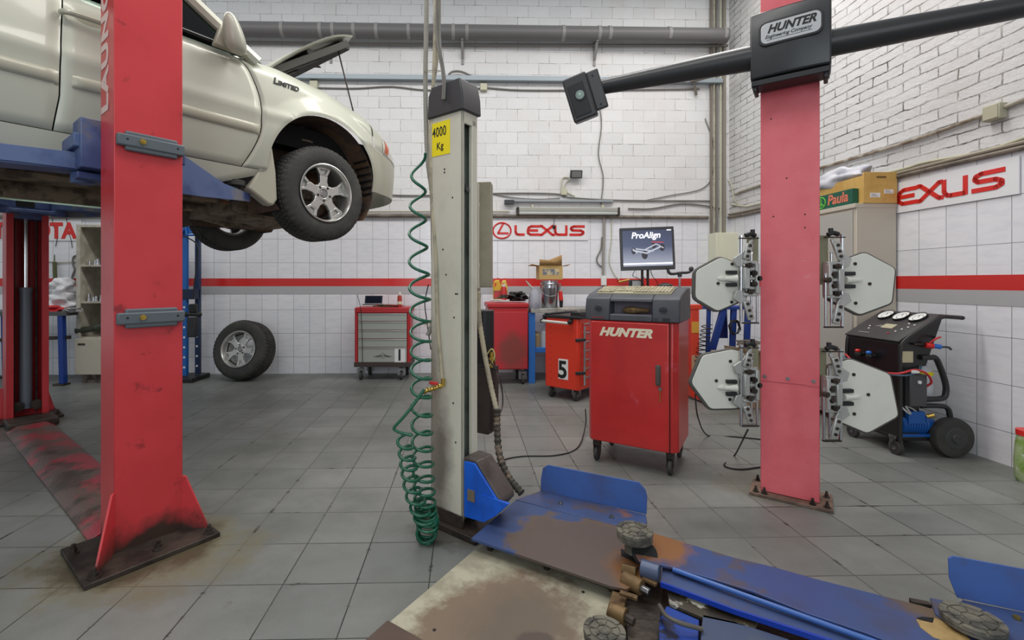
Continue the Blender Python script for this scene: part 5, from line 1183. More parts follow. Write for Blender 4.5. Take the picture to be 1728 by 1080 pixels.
# leaning spare wheel
root = thing('spare_wheel', 'dirty tyre on a five-spoke alloy rim, leaning against the tiled back wall', 'wheel', at(413, 588, 5.60), math.radians(-24))
for ch in [k for k in bpy.data.objects if k.parent and k.parent.name.startswith('front_wheel') and k.parent == [q for q in bpy.data.objects if q.name == 'front_wheel'][0]]:
    c = ch.copy(); C.objects.link(c); c.parent = root
root.location.z = .352; root.rotation_euler = (math.radians(-13), math.radians(25), math.radians(-13))
# red cart with oil and a bag
A5 = math.radians(4); c0 = at(858, 476, 5.30); c0.z = 0
ca2 = thing('tool_cart', 'plain red cart with oil jugs on top, right of the cream lift column', 'tool cart', c0, A5)
z0_, z1_ = zz(624, 5.3), zz(513, 5.3)
b = MB(); b.bb((-.225, 0, z0_), (.225, .40, z1_)); b.build('body', cart_red, ca2, bevel=.01)
b = MB(); b.bb((-.21, -.006, z0_+.01), (.215, .0, z1_-.09)); b.build('side_panel', mat('panel_red', rgb(190, 50, 58), .4, spots=[(rgb(140, 66, 60), (.05, 0, .38), (.16, 1, .2), .3)]), ca2, bevel=.004)
b = MB(); b.bb((-.24, -.012, z1_-.04), (.232, .42, z1_+.01)); b.build('top', cart_red, ca2, bevel=.01)
b = MB()
for k in range(12): b.cyl((-.226, .03, z0_+.08+.055*k), (-.223, .03, z0_+.08+.055*k), .012, n=8)
b.build('side_holes', ink, ca2)
casters(ca2, ((-.15, .05), (.17, .04), (.15, .34)), .055)
def jug(px, py, d, h, w_, m, lab):
    t = thing('oil_jug', lab, 'oil jug', at(px, py, d), 0, 'oil jugs on the red cart'); b = MB()
    b.prism([(-w_/2, 0), (w_/2, 0), (w_/2, h*.68), (w_*.28, h*.90), (w_*.28, h), (-w_*.1, h), (-w_*.40, h*.93), (-w_/2, h*.75)], (0, -.03, 0), (1, 0, 0), (0, 0, 1), (0, .06, 0)); bd = b.build('bottle', m, t, bevel=.012, seg=3)
    b = MB(); b.prism([(-w_*.34, h*.6), (-w_*.05, h*.8), (-w_*.3, h*.86)], (0, -.0315, 0), (1, 0, 0), (0, 0, 1), (0, .001, 0)); b.build('handle_hole', sign_red, bd)
    b = MB(); b.bb((-w_*.42, -.0312, h*.06), (w_*.42, -.030, h*.45)); b.build('label', mat('label_redwhite', rgb(196, 60, 70), .5, col2=rgb(70, 80, 60), scale=20), bd)
    b = MB(); b.cyl((w_*.1, 0, h), (w_*.1, 0, h+.02), .016, n=16); b.build('cap', sign_red, t)
jug(839, 505, 5.42, .225, .095, mat('jug_gold', rgb(216, 170, 50), .4), 'gold oil jug at the far left on the red cart')
jug(851, 505, 5.46, .225, .075, mat('jug_yellow', rgb(220, 190, 90), .4), 'gold oil jug behind the white-capped bottle on the red cart')
bt = thing('oil_bottle', 'slim red and white oil bottle standing before the gold jugs', 'bottle', at(850, 506, 5.36)); b = MB(); b.lathe([(0, 0), (.033, 0), (.033, .13), (.02, .155), (0, .155)], n=20); bo = b.build('bottle', mat('btl_red', rgb(190, 50, 46), .4), bt); b = MB(); b.lathe([(.02, .153), (.022, .155), (.022, .178), (0, .178)], n=16); b.build('cap', white, bt)
b = MB(); b.lathe([(.0335, .02), (.0335, .06)], n=20, caps=False); b.build('label', mat('lbl_dark', rgb(50, 60, 50), .5), bo)
blob('plastic_bag', at(874, 508, 5.42), (.105, .07, .06), mat('bag_black', rgb(20, 20, 22), .3), 'crumpled black plastic bag on the plain red cart', 'bag', 11, amp=.35)
blob('rag', at(838, 508, 5.32), (.075, .03, .010), white, 'thin white rag at the front edge of the plain red cart', 'rag', 5)
# blue workbench
wb = thing('workbench', 'blue-legged workbench with a grey top, between the two red carts', 'workbench', (0, 0, 0)); D5 = 5.35
b = MB(); b.bb((at(896, 0, D5).x, D5, zz(528, D5)), (at(1150, 0, D5).x, 5.9, zz(521, D5))); b.build('table_top', mat('top_grey', rgb(168, 168, 162), .5, col2=rgb(130, 128, 120), scale=6), wb, bevel=.004)
for px in (898, 1100):
    b = MB(); x = at(px, 0, D5).x; b.bb((x-.038, D5+.02, 0), (x+.038, D5+.09, zz(528, D5))); b.build('leg', mat('bench_blue', rgb(40, 110, 190), .45), wb, bevel=.003)
    b = MB(); b.bb((x-.036, 5.80, 0), (x+.036, 5.87, zz(528, D5))); b.build('leg', MATS['bench_blue'], wb, bevel=.003)
b = MB(); b.bb((at(898, 0, D5).x, D5+.05, zz(596, D5)), (at(1100, 0, D5).x, 5.87, zz(588, D5))); b.build('shelf', MATS['bench_blue'], wb, bevel=.003)
for k, (px, h, m) in enumerate(((906, .20, mat('jar_tan', rgb(170, 150, 110), .5)), (918, .24, mat('jar_white', rgb(190, 196, 200), .5)))):
    o = at(px, 588, 5.5); b = MB(); b.lathe([(0, 0), (.04, 0), (.045, .02), (.045, h*.8), (.02, h*.92), (.02, h), (0, h)], o, n=18); tag(b.build('bottle', m, None), ('tan' if k == 0 else 'pale')+' bottle on the lower shelf of the blue workbench', 'bottle', 'bottles under the workbench')
bk = thing('bucket', 'shiny metal pail with a ribbed lid on the blue workbench', 'pail', at(927, 521, 5.55)); R_ = .107
b = MB(); b.lathe([(0, 0), (R_*.86, 0), (R_*.9, .01), (R_, .24), (R_*1.02, .25), (R_, .26), (R_, .285), (R_*1.03, .29), (R_*1.03, .30), (R_, .305), (R_, .335), (0, .335)], n=40); b.build('pail', mat('tin', rgb(176, 178, 182), .2, .95), bk, ang=30)
b = MB(); b.tube([(R_*1.05*math.cos(a), -R_*.9*abs(math.sin(a))-.01, .25-.10*math.sin(a)) for a in [PI*k/14 for k in range(15)]], .003, 6); b.build('wire_handle', steel, bk)
bx = thing('cardboard_box', 'open cardboard box with raised flaps, balanced on the metal pail', 'box', at(927, 472, 5.55), .05)
b = MB(); b.bb((-.14, -.11, 0), (.135, .11, .165)); b.build('box_body', mat('carton', rgb(196, 164, 104), .75), bx, bevel=.003)
b = MB(); fk = [(-.14, -.11, .165), (.125, -.11, .165), (.11, -.17, .285), (-.04, -.16, .225), (-.145, -.15, .235)]
b.add(fk, [(0, 1, 2, 3, 4)]); b.build('flap', cardboard, bx, solid=.004)
for s_ in (-1, 1):
    b = MB(); b.add([(s_*.138, -.11, .163), (s_*.138, .11, .163), (s_*.24, .10, .168), (s_*.225, -.11, .180)], [(0, 1, 2, 3)]); b.build('flap', cardboard, bx, solid=.004)
b = MB(); b.bb((-.10, -.1115, .055), (.09, -.110, .125)); pr_ = b.build('printed_label', mat('print_cream', rgb(206, 190, 150), .7, col2=rgb(120, 124, 132), scale=14, thr=(.5, .56)), bx)
jg = thing('watering_jug', 'translucent white jug with a thin slanted spout on the workbench', 'jug', at(902, 522, 5.42))
b = MB(); b.lathe([(0, 0), (.068, 0), (.074, .02), (.070, .10), (.058, .20), (.040, .232), (.040, .245), (0, .245)], n=28); b.build('jug_body', mat('jug_grey', rgb(164, 166, 176), .4, col2=rgb(140, 142, 154), scale=6), jg)
b = MB(); b.cyl((-.02, 0, .235), (-.10, 0, .33), .016, .007, n=14); b.build('spout', mat('spout', rgb(176, 170, 164), .45), jg)
gn = thing('air_gun', 'red and black air tool standing beside the metal pail', 'tool', at(947, 520, 5.5)); b = MB(); b.cyl((0, 0, .09), (-.01, 0, .20), .026, .022, n=16); b.build('grip_red', sign_red, gn, bevel=.004)
b = MB(); b.cyl((0, 0, 0), (0, 0, .09), .016, .024, n=14); b.build('nozzle', black, gn); b = MB(); b.bar((-.03, 0, .20), (-.01, 0, .29), .02, .02); b.build('trigger', steel, gn)
blob('rag', at(955, 524, 5.42), (.07, .06, .02), mat('rag_tan', rgb(170, 160, 150), .8), 'greyish rag lying on the workbench before the red cart 5', 'rag', 8)
# orange-red cart with number 5
O5 = Vector((.690, 4.75, 0)); A5 = math.radians(-40); c5 = thing('tool_cart', 'bright orange-red cart marked with the number 5, beside the console', 'tool cart', O5, A5)
b = MB(); b.prism([(.0, .02), (.02, 0), (.37, 0), (.39, .02), (.39, .62), (0, .62)], (0, 0, .112), (1, 0, 0), (0, 1, 0), (0, 0, .70)); b.build('body', orange_red, c5, bevel=.008)
b = MB(); b.bb((-.015, -.015, .805), (.41, .64, .835)); b.bb((.0, .0, .835), (.05, .62, .85)); b.bb((.30, -.01, .83), (.41, .12, .875)); b.build('top_tray', black, c5, bevel=.01)
b = MB()
for k in range(9): b.cyl((.075, -.001, .20+.065*k), (.075, .001, .20+.065*k), .005, n=8)
b.build('rivet_holes', mat('hole_dark', rgb(110, 26, 18), .6), c5)
b = MB(); b.cyl((.0, -.05, .775), (.30, -.05, .765), .014, n=16); hb5 = b.build('push_handle', mat('handle_white', rgb(210, 206, 198), .4), c5)
for x in (.0, .31):
    b = MB(); b.bar((x, -.06, .77), (x, .01, .79), .035, .035); b.build('handle_mount', black, hb5, bevel=.006)
b = MB(); b.bb((.165, -.003, .205), (.272, .0, .405)); p5 = b.build('number_plate', paper, c5); text_obj('lettering', '5', .235, ink, p5, plane4((.157, -.0045, .222), (1, 0, 0), (0, 0, 1)), .001, bold=.006, xs=.92)
for k in range(7):
    b = MB(); b.bb((.388, .07, .16+.088*k), (.398, .57, .235+.088*k)); dw = b.build('drawer', orange_red, c5, bevel=.002); b = MB(); b.bb((.396, .07, .225+.088*k), (.408, .57, .235+.088*k)); b.build('grip', alloy, dw)
b = MB(); b.cyl((.43, .035, .17), (.43, .035, .74), .011, n=14); lb = b.build('locking_bar', chrome, c5)
for z in (.60, .28):
    b = MB(); b.bar((.35, .0, z), (.44, .04, z+.01), .03, .03); b.build('bar_latch', black, lb, bevel=.006)
casters(c5, ((.06, .06), (.33, .06), (.33, .55), (.06, .55)), .055)
# red jack stand, blue stand and coil at the right of the console
js = thing('floor_crane', 'orange red jack post with a yellow sticker, right behind the console', 'jack', at(1170, 633, 4.65)); js.location.z = 0
h_ = zz(517, 4.65)
b = MB(); b.bb((-.04, -.04, .03), (.04, .04, h_)); po = b.build('post', mat('jack_red', rgb(214, 66, 44), .4), js, bevel=.005); b = MB(); b.bb((-.10, -.045, h_-.03), (.07, .045, h_+.02)); b.build('head', MATS['jack_red'], js, bevel=.008)
b = MB(); b.bb((-.035, -.043, h_-.26), (.035, -.040, h_-.15)); b.build('sticker', mat('stk', rgb(214, 160, 60), .5), po); b = MB(); b.bb((-.035, -.043, h_-.62), (.035, -.040, h_-.48)); b.build('sticker', mat('stk2', rgb(196, 160, 130), .5), po)
b = MB(); b.bar((0, 0, .05), (.05, -.25, .05), .06, .06); b.bar((0, 0, .05), (0, .3, .05), .06, .06); b.build('foot', MATS['jack_red'], js, bevel=.005); casters(js, ((.05, -.25), (0, .3)), .03)
b = MB(); tp0, tp1 = at(1194, 548, 4.6), at(1180, 612, 4.6); N_ = 9*14
b.tube([tp0.lerp(tp1, k/N_)+Vector((.048*math.cos(k/14*2*PI), .048*math.sin(k/14*2*PI), 0)) for k in range(N_+1)], .005, 6); tag(b.build('coiled_cable', cable_black, None), 'black coiled cable hanging between the orange post and the blue stand', 'cable')
bs = thing('blue_stand', 'dark blue metal stand with slanted legs behind the left targets', 'stand', at(1228, 640, 4.75)); bs.location.z = 0
bst = mat('stand_blue', rgb(26, 60, 140), .4); zt_ = zz(522, 4.75)
def L_(px, py, d=4.75): v = at(px, py, d)-bs.location; return v
for (a_, c_, w_) in (((1221, 522), (1199, 600), .06), ((1238, 520), (1234, 640), .05), ((1196, 522), (1193, 640), .03), ((1262, 522), (1258, 640), .05)):
    p_ = L_(*a_); q_ = L_(*c_); q_ = p_+(q_-p_)*(p_.z/(p_.z-q_.z)) if a_[0] != 1221 else p_+(q_-p_)*(p_.z/(p_.z-q_.z)*.98); b = MB(); b.bar(p_, q_, w_, .04, up=(0, 1, 0)); b.build('leg', bst, bs, bevel=.003)
b = MB(); b.bb((L_(1190, 522).x, -.03, zt_-.0), (L_(1268, 522).x, .25, zt_+.03)); b.build('top_bar', bst, bs, bevel=.004)
b = MB(); b.prism([(L_(1216, 560).x, zt_-.30), (L_(1233, 560).x, zt_-.30), (L_(1231, 525).x, zt_), (L_(1223, 525).x, zt_)], (0, .05, 0), (1, 0, 0), (0, 0, 1), (0, .01, 0)); b.build('web_plate', mat('web_blue', rgb(18, 34, 100), .4), bs)
b = MB(); cc = L_(1240, 552, 4.70); b.tube([cc+Vector((.05*math.cos(t*.6)+.008*math.sin(t*2.1), 0.01*math.sin(t), .07*math.sin(t*.6)+.01*math.cos(t*1.7))) for t in range(40)], .007, 6); b.build('chain_coil', black, bs)
cb_ = thing('cardboard_box', 'large brown cardboard box with open flaps behind the lower left target', 'box', at(1248, 650, 4.42)); cb_.location.z = 0
b = MB(); b.bb((-.20, -.13, 0), (.20, .15, .50)); b.build('box_body', mat('carton_brown', rgb(166, 144, 116), .75), cb_, bevel=.003)
b = MB(); b.add([(-.20, -.13, .50), (.2, -.13, .50), (.14, -.26, .535), (-.28, -.25, .60)], [(0, 1, 2, 3)]); b.build('flap', MATS['carton_brown'], cb_, solid=.004)
blob('rag', at(1262, 583, 4.4), (.10, .06, .03), mat('rag_dark', rgb(80, 74, 66), .8), 'dark crumpled rag on the brown box behind the targets', 'rag', 21)
# ---------------------------------------------------------------- beige steel cabinet and what stands on it
cw_ = thing('steel_cabinet', 'tall beige steel cabinet against the right wall behind the red column', 'cabinet', (3.0, 3.70, 0), math.radians(1.5))
cbm = mat('cabinet_beige', rgb(196, 188, 172), .5); cgm = mat('cabinet_grey', rgb(176, 174, 166), .5)
b = MB(); b.bb((.012, 0, .05), (.335, .92, 1.78)); b.build('body', cbm, cw_, bevel=.004)
b = MB(); b.bb((-.004, -.004, 1.755), (.337, .925, 1.79)); b.build('top', cbm, cw_, bevel=.003)
for y0, y1 in ((.03, .455), (.462, .89)):
    b = MB(); b.bb((0, y0, .08), (.012, y1, 1.735)); dd = b.build('door', cgm, cw_, bevel=.003)
    b = MB(); y_ = y1-.05 if y0 < .2 else y0+.05; b.bb((-.02, y_-.01, .85), (0, y_+.01, .98)); b.build('handle', steel, dd, bevel=.003)
cr = thing('wooden_crate', 'long yellow plywood crate with a handle slot, on the beige cabinet', 'crate', (3.06, 3.69, 1.79))
ply = mat('plywood', rgb(212, 172, 96), .6, col2=rgb(200, 156, 82), scale=5)
b = MB()
oc = [(0, 0), (.265, 0), (.265, .245), (0, .245)]
b.prism(oc, (0, .0, 0), (1, 0, 0), (0, 0, 1), (0, .012, 0)); b.build('end_panel', ply, cr, bevel=.002)
b = MB(); b.bb((0, .012, .0), (.012, .85, .22)); b.build('side_panel', ply, cr, bevel=.002); b = MB(); b.bb((.25, .012, .0), (.262, .85, .22)); b.build('side_panel', ply, cr, bevel=.002); b = MB(); b.bb((.012, .012, 0), (.25, .85, .01)); b.build('bottom_panel', ply, cr)
b = MB(); b.prism(rrect(.08, .014, .007), (.14, -.001, .205), (1, 0, 0), (0, 0, 1), (0, .0005, 0)); b.build('handle_slot', mat('slot_dark', rgb(110, 84, 50), .8), cr)
for x, z, w_, h2 in ((.05, .045, .08, .035), (.16, .075, .075, .032)):
    b = MB(); b.bb((x, -.0012, z), (x+w_, -.0002, z+h2)); sk_ = b.build('paper_label', paper, cr)
    b = MB()
    for k in range(3): b.bb((x+.008, -.0018, z+.008+.008*k), (x+w_*.8-.01*k, -.0012, z+.011+.008*k))
    b.build('print', mat('print_grey', rgb(140, 140, 140), .6), sk_)
gb = thing('fruit_box', 'flat green printed box in front of the yellow plywood crate', 'box', (3.005, 3.735, 1.79))
b = MB(); b.bb((0, 0, 0), (.05, .80, .125)); gbo = b.build('box_body', mat('box_green', rgb(14, 88, 66), .5), gb, bevel=.002)
text_obj('lettering', 'Paula', .115, mat('letter_salmon', rgb(222, 122, 96), .5), gbo, plane4((-.001, .262, .032), (0, -1, 0), (0, 0, 1)), .001, shear=.15, bold=.003, xs=.92)
b = MB(); b.tube([(-.001, .335+.05*math.cos(a/20*2*PI), .062+.048*math.sin(a/20*2*PI)) for a in range(20)], .004, 5, closed=True); b.bar((-.001, .335, .025), (-.001, .335, .10), .003, .006, up=(0, 1, 0)); b.bar((-.001, .335, .06), (-.001, .368, .03), .003, .006, up=(0, 1, 0)); b.bar((-.001, .335, .06), (-.001, .302, .03), .003, .006, up=(0, 1, 0)); b.build('round_mark', mat('mark_green', rgb(120, 214, 70), .5), gbo)
blob('plastic_bag', (3.16, 4.08, 1.97), (.13, .30, .10), mat('bag_clear', rgb(206, 206, 212), .35, col2=rgb(176, 178, 188), scale=6), 'crumpled pale plastic bag stuffed on top of the plywood crate', 'bag', 31, amp=.28, n=32)
# ---------------------------------------------------------------- black gas service machine
gm = thing('gas_machine', 'black air-conditioning service cart with three gauges and a blue pump', 'service cart', (2.83, 3.13, 0))
bk_ = mat('machine_black', rgb(24, 24, 25), .3); pn = mat('panel_dark', rgb(58, 54, 56), .45)
b = MB(); b.prism([(0, .12), (.145, .12), (.145, .60), (.19, .60), (.30, .92), (.262, .925), (0, .755)], (0, .005, 0), (1, 0, 0), (0, 0, 1), (0, .42, 0)); b.build('body', bk_, gm, bevel=.006)
pa, pb = Vector((-.012, 0, .765)), Vector((.275, 0, .945)); pd = (pb-pa).normalized(); pn_ = Vector((-pd.z, 0, pd.x))
b = MB(); b.add([pa+Vector((0, -.01, 0)), pb+Vector((0, -.01, 0)), pb+Vector((0, .44, 0)), pa+Vector((0, .44, 0))], [(0, 1, 2, 3)]); pnl = b.build('control_panel', pn, gm, solid=.012, bevel=.002)
def onp(u, v, h=.007): return pa+pd*u+Vector((0, v, 0))+pn_*h
for k in range(3):
    c_ = onp(.275, .34-.125*k); b = MB(); b.lathe([(.0, .004), (.048, .004), (.050, .012), (.054, .012), (.054, 0)], c_, pn_, 32); g = b.build('gauge', paper, pnl)
    b = MB(); b.lathe([(.049, .004), (.050, .014), (.055, .014), (.056, 0)], c_, pn_, 32, caps=False); b.build('bezel', bk_, g)
    b = MB(); b.bar(c_+pn_*.005, c_+pn_*.005+pd*.03+Vector((0, .012, 0)), .003, .001, up=pn_); b.lathe([(.03, .0048), (.033, .0048)], c_, pn_, 28, caps=False); b.build('needle', ink, g)
b = MB(); c_ = onp(.15, .20); b.bar(c_-Vector((0, .045, 0)), c_+Vector((0, .045, 0)), .05, .004, up=pn_); b.build('display', mat('lcd', rgb(186, 180, 150), .3), pnl)
for i, (u, v, m) in enumerate(((.10, .10, white), (.13, .08, white), (.16, .06, white), (.19, .04, white), (.10, .32, white), (.07, .13, sign_red), (.13, .34, white), (.20, .09, paper))):
    b = MB(); c_ = onp(u, v); b.cyl(c_, c_+pn_*.003, .006, n=10); b.build('button', m, pnl)
for u0, u1, v in ((.14, .24, .30), (.15, .22, .28), (.05, .14, .36)):
    b = MB(); b.bar(onp(u0, v-.0, .0072), onp(u0+.004, v-.09, .0072), .006, .0006, up=pn_); b.build('print', mat('print_pale', rgb(150, 148, 148), .6), pnl)
tb = mat('tube_blackm', rgb(34, 34, 34), .35)
def gtube(name, pts, r=.012, m=tb, n=6, parent=gm): b = MB(); b.tube(smooth_path(pts, n), r, 12); return b.build(name, m, parent)
for y in (-.012, .435): gtube('side_frame', [(.0, y, .10), (.0, y, .40), (.0, y, .70), (.03, y, .775), (.14, y, .85), (.265, y, .925), (.34, y, .93), (.41, y, .925)])
gtube('push_bar', [(.41, -.012, .925), (.43, .02, .925), (.43, .2, .925), (.43, .40, .925), (.41, .435, .925)], .014)
gtube('rear_frame', [(.145, .0, .66), (.21, .0, .66), (.255, .0, .645), (.31, .0, .50), (.315, .0, .42), (.285, .0, .385), (.15, 0, .38)], .018)
gtube('lower_frame', [(.15, .0, .335), (.27, .0, .335), (.325, .0, .32), (.345, .0, .26), (.345, .0, .14)], .016)
b = MB(); b.bb((.0, .0, .10), (.38, .42, .125)); b.build('base_tray', bk_, gm, bevel=.004)
b = MB(); b.bb((.05, -.03, .335), (.165, .15, .55)); b.build('side_box', mat('box_charcoal', rgb(70, 70, 72), .45), gm, bevel=.008)
b = MB(); b.cyl((.11, -.03, .50), (.11, -.036, .50), .012, n=16); b.build('round_knob', white, gm)
b = MB(); b.lathe([(0, .345), (.062, .345), (.07, .36), (.07, .56), (.05, .61), (.02, .63), (0, .63)], (.235, .10, 0), n=28); tk = b.build('fluid_tank', mat('tank_clear', rgb(206, 208, 210), .25, col2=rgb(190, 192, 198), scale=5), gm)
b = MB(); b.lathe([(.071, .53), (.071, .555)], (.235, .10, 0), n=28, caps=False); b.build('yellow_strap', yellow, tk)
bl = mat('pump_blue', rgb(20, 84, 160), .4)
b = MB(); b.cyl((.03, .06, .205), (.20, .06, .205), .072, n=28); b.bb((.05, -.02, .22), (.16, .1, .30)); b.cyl((.20, .06, .205), (.27, .06, .19), .06, .045, n=24)
for k in range(9): b.lathe([(.072, 0), (.078, .002), (.078, .006), (.072, .008)], (.035+.018*k, .06, .205), (1, 0, 0), 28)
b.bb((.03, .0, .125), (.27, .13, .145)); b.build('vacuum_pump', bl, gm, bevel=.003)
b = MB(); b.cyl((.17, -.02, .27), (.20, -.04, .285), .014, n=12); b.build('pump_cap', brass, gm)
gtube('pump_hose', [(.0, -.01, .34), (.03, -.03, .30), (.06, -.02, .29), (.05, .0, .33), (.10, 0, .31), (.13, -.01, .27)], .006, mat('hose_white', rgb(170, 170, 168), .5))
for x, y in ((.34, -.02), (.34, .36)):
    b = MB(); b.lathe([(0, -.03), (.10, -.03), (.125, -.022), (.130, -.01), (.130, .03), (.12, .04), (0, .04)], (x, y, .130), (0, 1, 0), 36); wl = b.build('wheel', rubber, gm, ang=30)
    b = MB(); b.lathe([(0, -.032), (.07, -.032), (.075, -.028)], (x, y, .13), (0, 1, 0), 30); b.lathe([(0, -.040), (.03, -.040), (.034, -.032)], (x, y, .13), (0, 1, 0), 20); b.build('wheel_disc', mat('wheel_grey', rgb(60, 60, 60), .5), wl)
casters(gm, ((.01, .03), (.01, .39)), .048)
for y, m in ((.285, sign_red), (.19, mat('knob_blue', rgb(40, 110, 200), .4))):
    b = MB(); b.cyl((-.0, y, .64), (-.03, y, .635), .012, n=12); b.sphere((-.035, y, .64), .024, 12); b.build('valve_port', black, gm); b = MB(); b.sphere((-.045, y-.005, .665), .016, 10, (1.2, 1, .8)); b.build('valve_knob', m, gm)
b = MB(); b.cyl((.16, -.02, .745), (.20, -.03, .74), .018, n=14); b.build('coupling_red', sign_red, gm); b = MB(); b.cyl((.21, -.02, .74), (.25, -.03, .735), .016, n=14); b.build('coupling_blue', MATS['knob_blue'], gm); b = MB(); b.cyl((.09, -.01, .75), (.16, -.015, .75), .008, n=12); b.build('coupling_stem', steel_dirty, gm)
gtube('red_hose', [(-.04, .40, .62), (-.05, .30, .575), (-.04, .15, .545), (-.03, -.02, .555), (.06, -.05, .585), (.14, -.05, .56), (.19, -.03, .50), (.175, -.0, .46)], .007, mat('hose_red', rgb(196, 46, 52), .4), 8)
gtube('blue_hose', [(-.04, .42, .60), (-.055, .30, .555), (-.05, .15, .535), (-.03, -.02, .545), (.03, -.04, .55), (.10, -.04, .575), (.15, -.0, .60)], .006, mat('hose_blue', rgb(80, 110, 130), .4), 8)
gtube('red_hose_top', [(.18, -.03, .76), (.20, -.05, .79), (.24, -.04, .80), (.26, 0, .79)], .006, MATS['hose_red']); gtube('grey_hose', [(.24, -.03, .735), (.28, -.05, .735), (.31, -.04, .72)], .007, darkgrey)
b = MB(); b.bb((.02, .003, .625), (.10, .0065, .70)); b.build('data_label', mat('lbl_beige', rgb(196, 186, 150), .5), gm)
b = MB(); b.bb((.035, -.058, .565), (.085, -.052, .585)); b.build('hose_tag', paper, gm)
# bag of bottles at the right edge
bg = thing('bottle_bag', 'clear bag of green stuff with a red lid, on the floor at the right wall', 'bag', (3.235, 2.72, 0))
b = MB(); b.lathe([(0, 0), (.06, 0), (.07, .02), (.072, .12), (.066, .22), (.06, .27), (0, .27)], n=28); b.build('bag_body', mat('bag_green', rgb(160, 176, 130), .3, col2=rgb(120, 150, 60), scale=14, dirt=(rgb(220, 226, 220), 20, .56, .7)), bg)
b = MB(); b.lathe([(0, .27), (.064, .27), (.064, .30), (0, .30)], n=24); b.build('lid', sign_red, bg)
# ---------------------------------------------------------------- signs, pipes, lamps and cables on the walls
def stroke_shape(b, pts, w_, o, ex, ez, n, th):
    pts = [Vector(p) for p in pts]
    for i, (p, q) in enumerate(zip(pts, pts[1:])):
        d = (q-p).normalized(); a = Vector((-d.y, d.x))*w_/2
        e0 = d*w_*.0; poly = [p-a-e0, q-a+e0, q+a+e0, p+a-e0]
        b.prism([(v.x, v.y) for v in poly], o, ex, ez, n*th)
        if i: b.prism([(p.x+w_/2*math.cos(k/10*2*PI), p.y+w_/2*math.sin(k/10*2*PI)) for k in range(10)], o, ex, ez, n*th)
LETTERS = [
    ([[(.12, 1), (.12, .35), (.22, .14), (.42, .1), (1.0, .1)]], 0),
    ([[(1.35, .9), (.55, .9), (.30, .78), (.2, .5)], [(.2, .5), (1.2, .5)], [(.2, .5), (.22, .25), (.45, .1), (1.35, .1)]], 1.1),
    ([[(.0, .93), (.2, .93), (1.25, .08), (1.5, .08)], [(1.45, .93), (1.25, .93), (.2, .08), (.0, .08)]], 2.45),
    ([[(.12, 1), (.12, .35), (.25, .14), (.45, .1), (1.2, .1)], [(1.2, 0), (1.2, 1)]], 3.85),
    ([[(1.5, .9), (.45, .9), (.2, .8), (.15, .65), (.3, .52), (1.1, .5), (1.35, .38), (1.35, .22), (1.1, .1), (.0, .1)]], 5.35)]
def lexus(name, o, ex, n, H, m, parent):
    """wide lettering with thick bars, from o along ex; one child per letter"""
    ez = Vector((0, 0, 1))
    for ls, off in LETTERS:
        b = MB()
        for s in ls: stroke_shape(b, [(x*H+off*H, y*H) for x, y in s], .235*H, o, ex, ez, n, .003)
        b.build('lettering', m, parent, flat=True)
# back-wall sign
def bw(px, py, off): # point on the back wall plane at room offset
    v = RM(sB(px, off), YB-off); v.z = HC+(CY-py)/F*v.y; return v
nB = Vector((math.sin(TH), -math.cos(TH), 0)); xB = Vector((math.cos(TH), math.sin(TH), 0))
def wpanel(b, p, q, t=.004):      # flat panel between two wall points (lower left, upper right)
    w_ = (q-p).dot(xB); h_ = q.z-p.z; b.prism([(0, 0), (w_, 0), (w_, h_), (0, h_)], p, xB, (0, 0, 1), nB*-t)
sg_ = thing('wall_sign', 'white wall sign with a red oval emblem and wide red lettering on the tiles', 'sign', bw(826, 405, .012))
L0 = sg_.location.copy()
def loc(v): return v-L0
p, q = bw(826, 405, .012), bw(992, 371, .012)
b = MB(); wpanel(b, loc(p), loc(q), .008); b.build('panel', mat('sign_white', rgb(228, 228, 230), .3), sg_)
H = 17.5/F*5.98
lexus('sign', loc(bw(868, 397.5, .014)), xB, nB, H, sign_red, sg_)
ce = loc(bw(847, 389, .014)); b = MB()
b.tube([ce+xB*.115*math.cos(a/32*2*PI)+Vector((0, 0, .10*math.sin(a/32*2*PI))) for a in range(32)], .011, 6, closed=True)
stroke_shape(b, [(.02, .095), (-.05, -.035), (.085, -.035)], .024, ce, xB, Vector((0, 0, 1)), nB, .004); b.build('emblem', sign_red, sg_)
sy = thing('wall_sign', 'white wall sign with bold red capital letters, partly hidden by the red lift', 'sign', bw(20, 406, .012)); L0 = sy.location.copy()
b = MB(); wpanel(b, loc(bw(20, 406, .012)), loc(bw(137, 371, .012)), .008); b.build('panel', MATS['sign_white'], sy)
hh = bw(100, 375, .014).z-bw(100, 401, .014).z
tw = 71
to = text_obj('lettering', 'TOYOTA', hh*1.38, sign_red, sy, plane4(loc(bw(-2, 401, .014)), xB, (0, 0, 1)), .003, bold=.012, xs=1.0)
wd_ = max(v.co.dot(xB) for v in to.data.vertices)-min(v.co.dot(xB) for v in to.data.vertices)
want = bw(131, 401, .014).dot(xB)-bw(-12, 401, .014).dot(xB); bpy.data.objects.remove(to)
text_obj('lettering', 'TOYOTA', hh*1.38, sign_red, sy, plane4(loc(bw(-12, 401, .014)), xB, (0, 0, 1)), .003, bold=.012, xs=want/wd_)
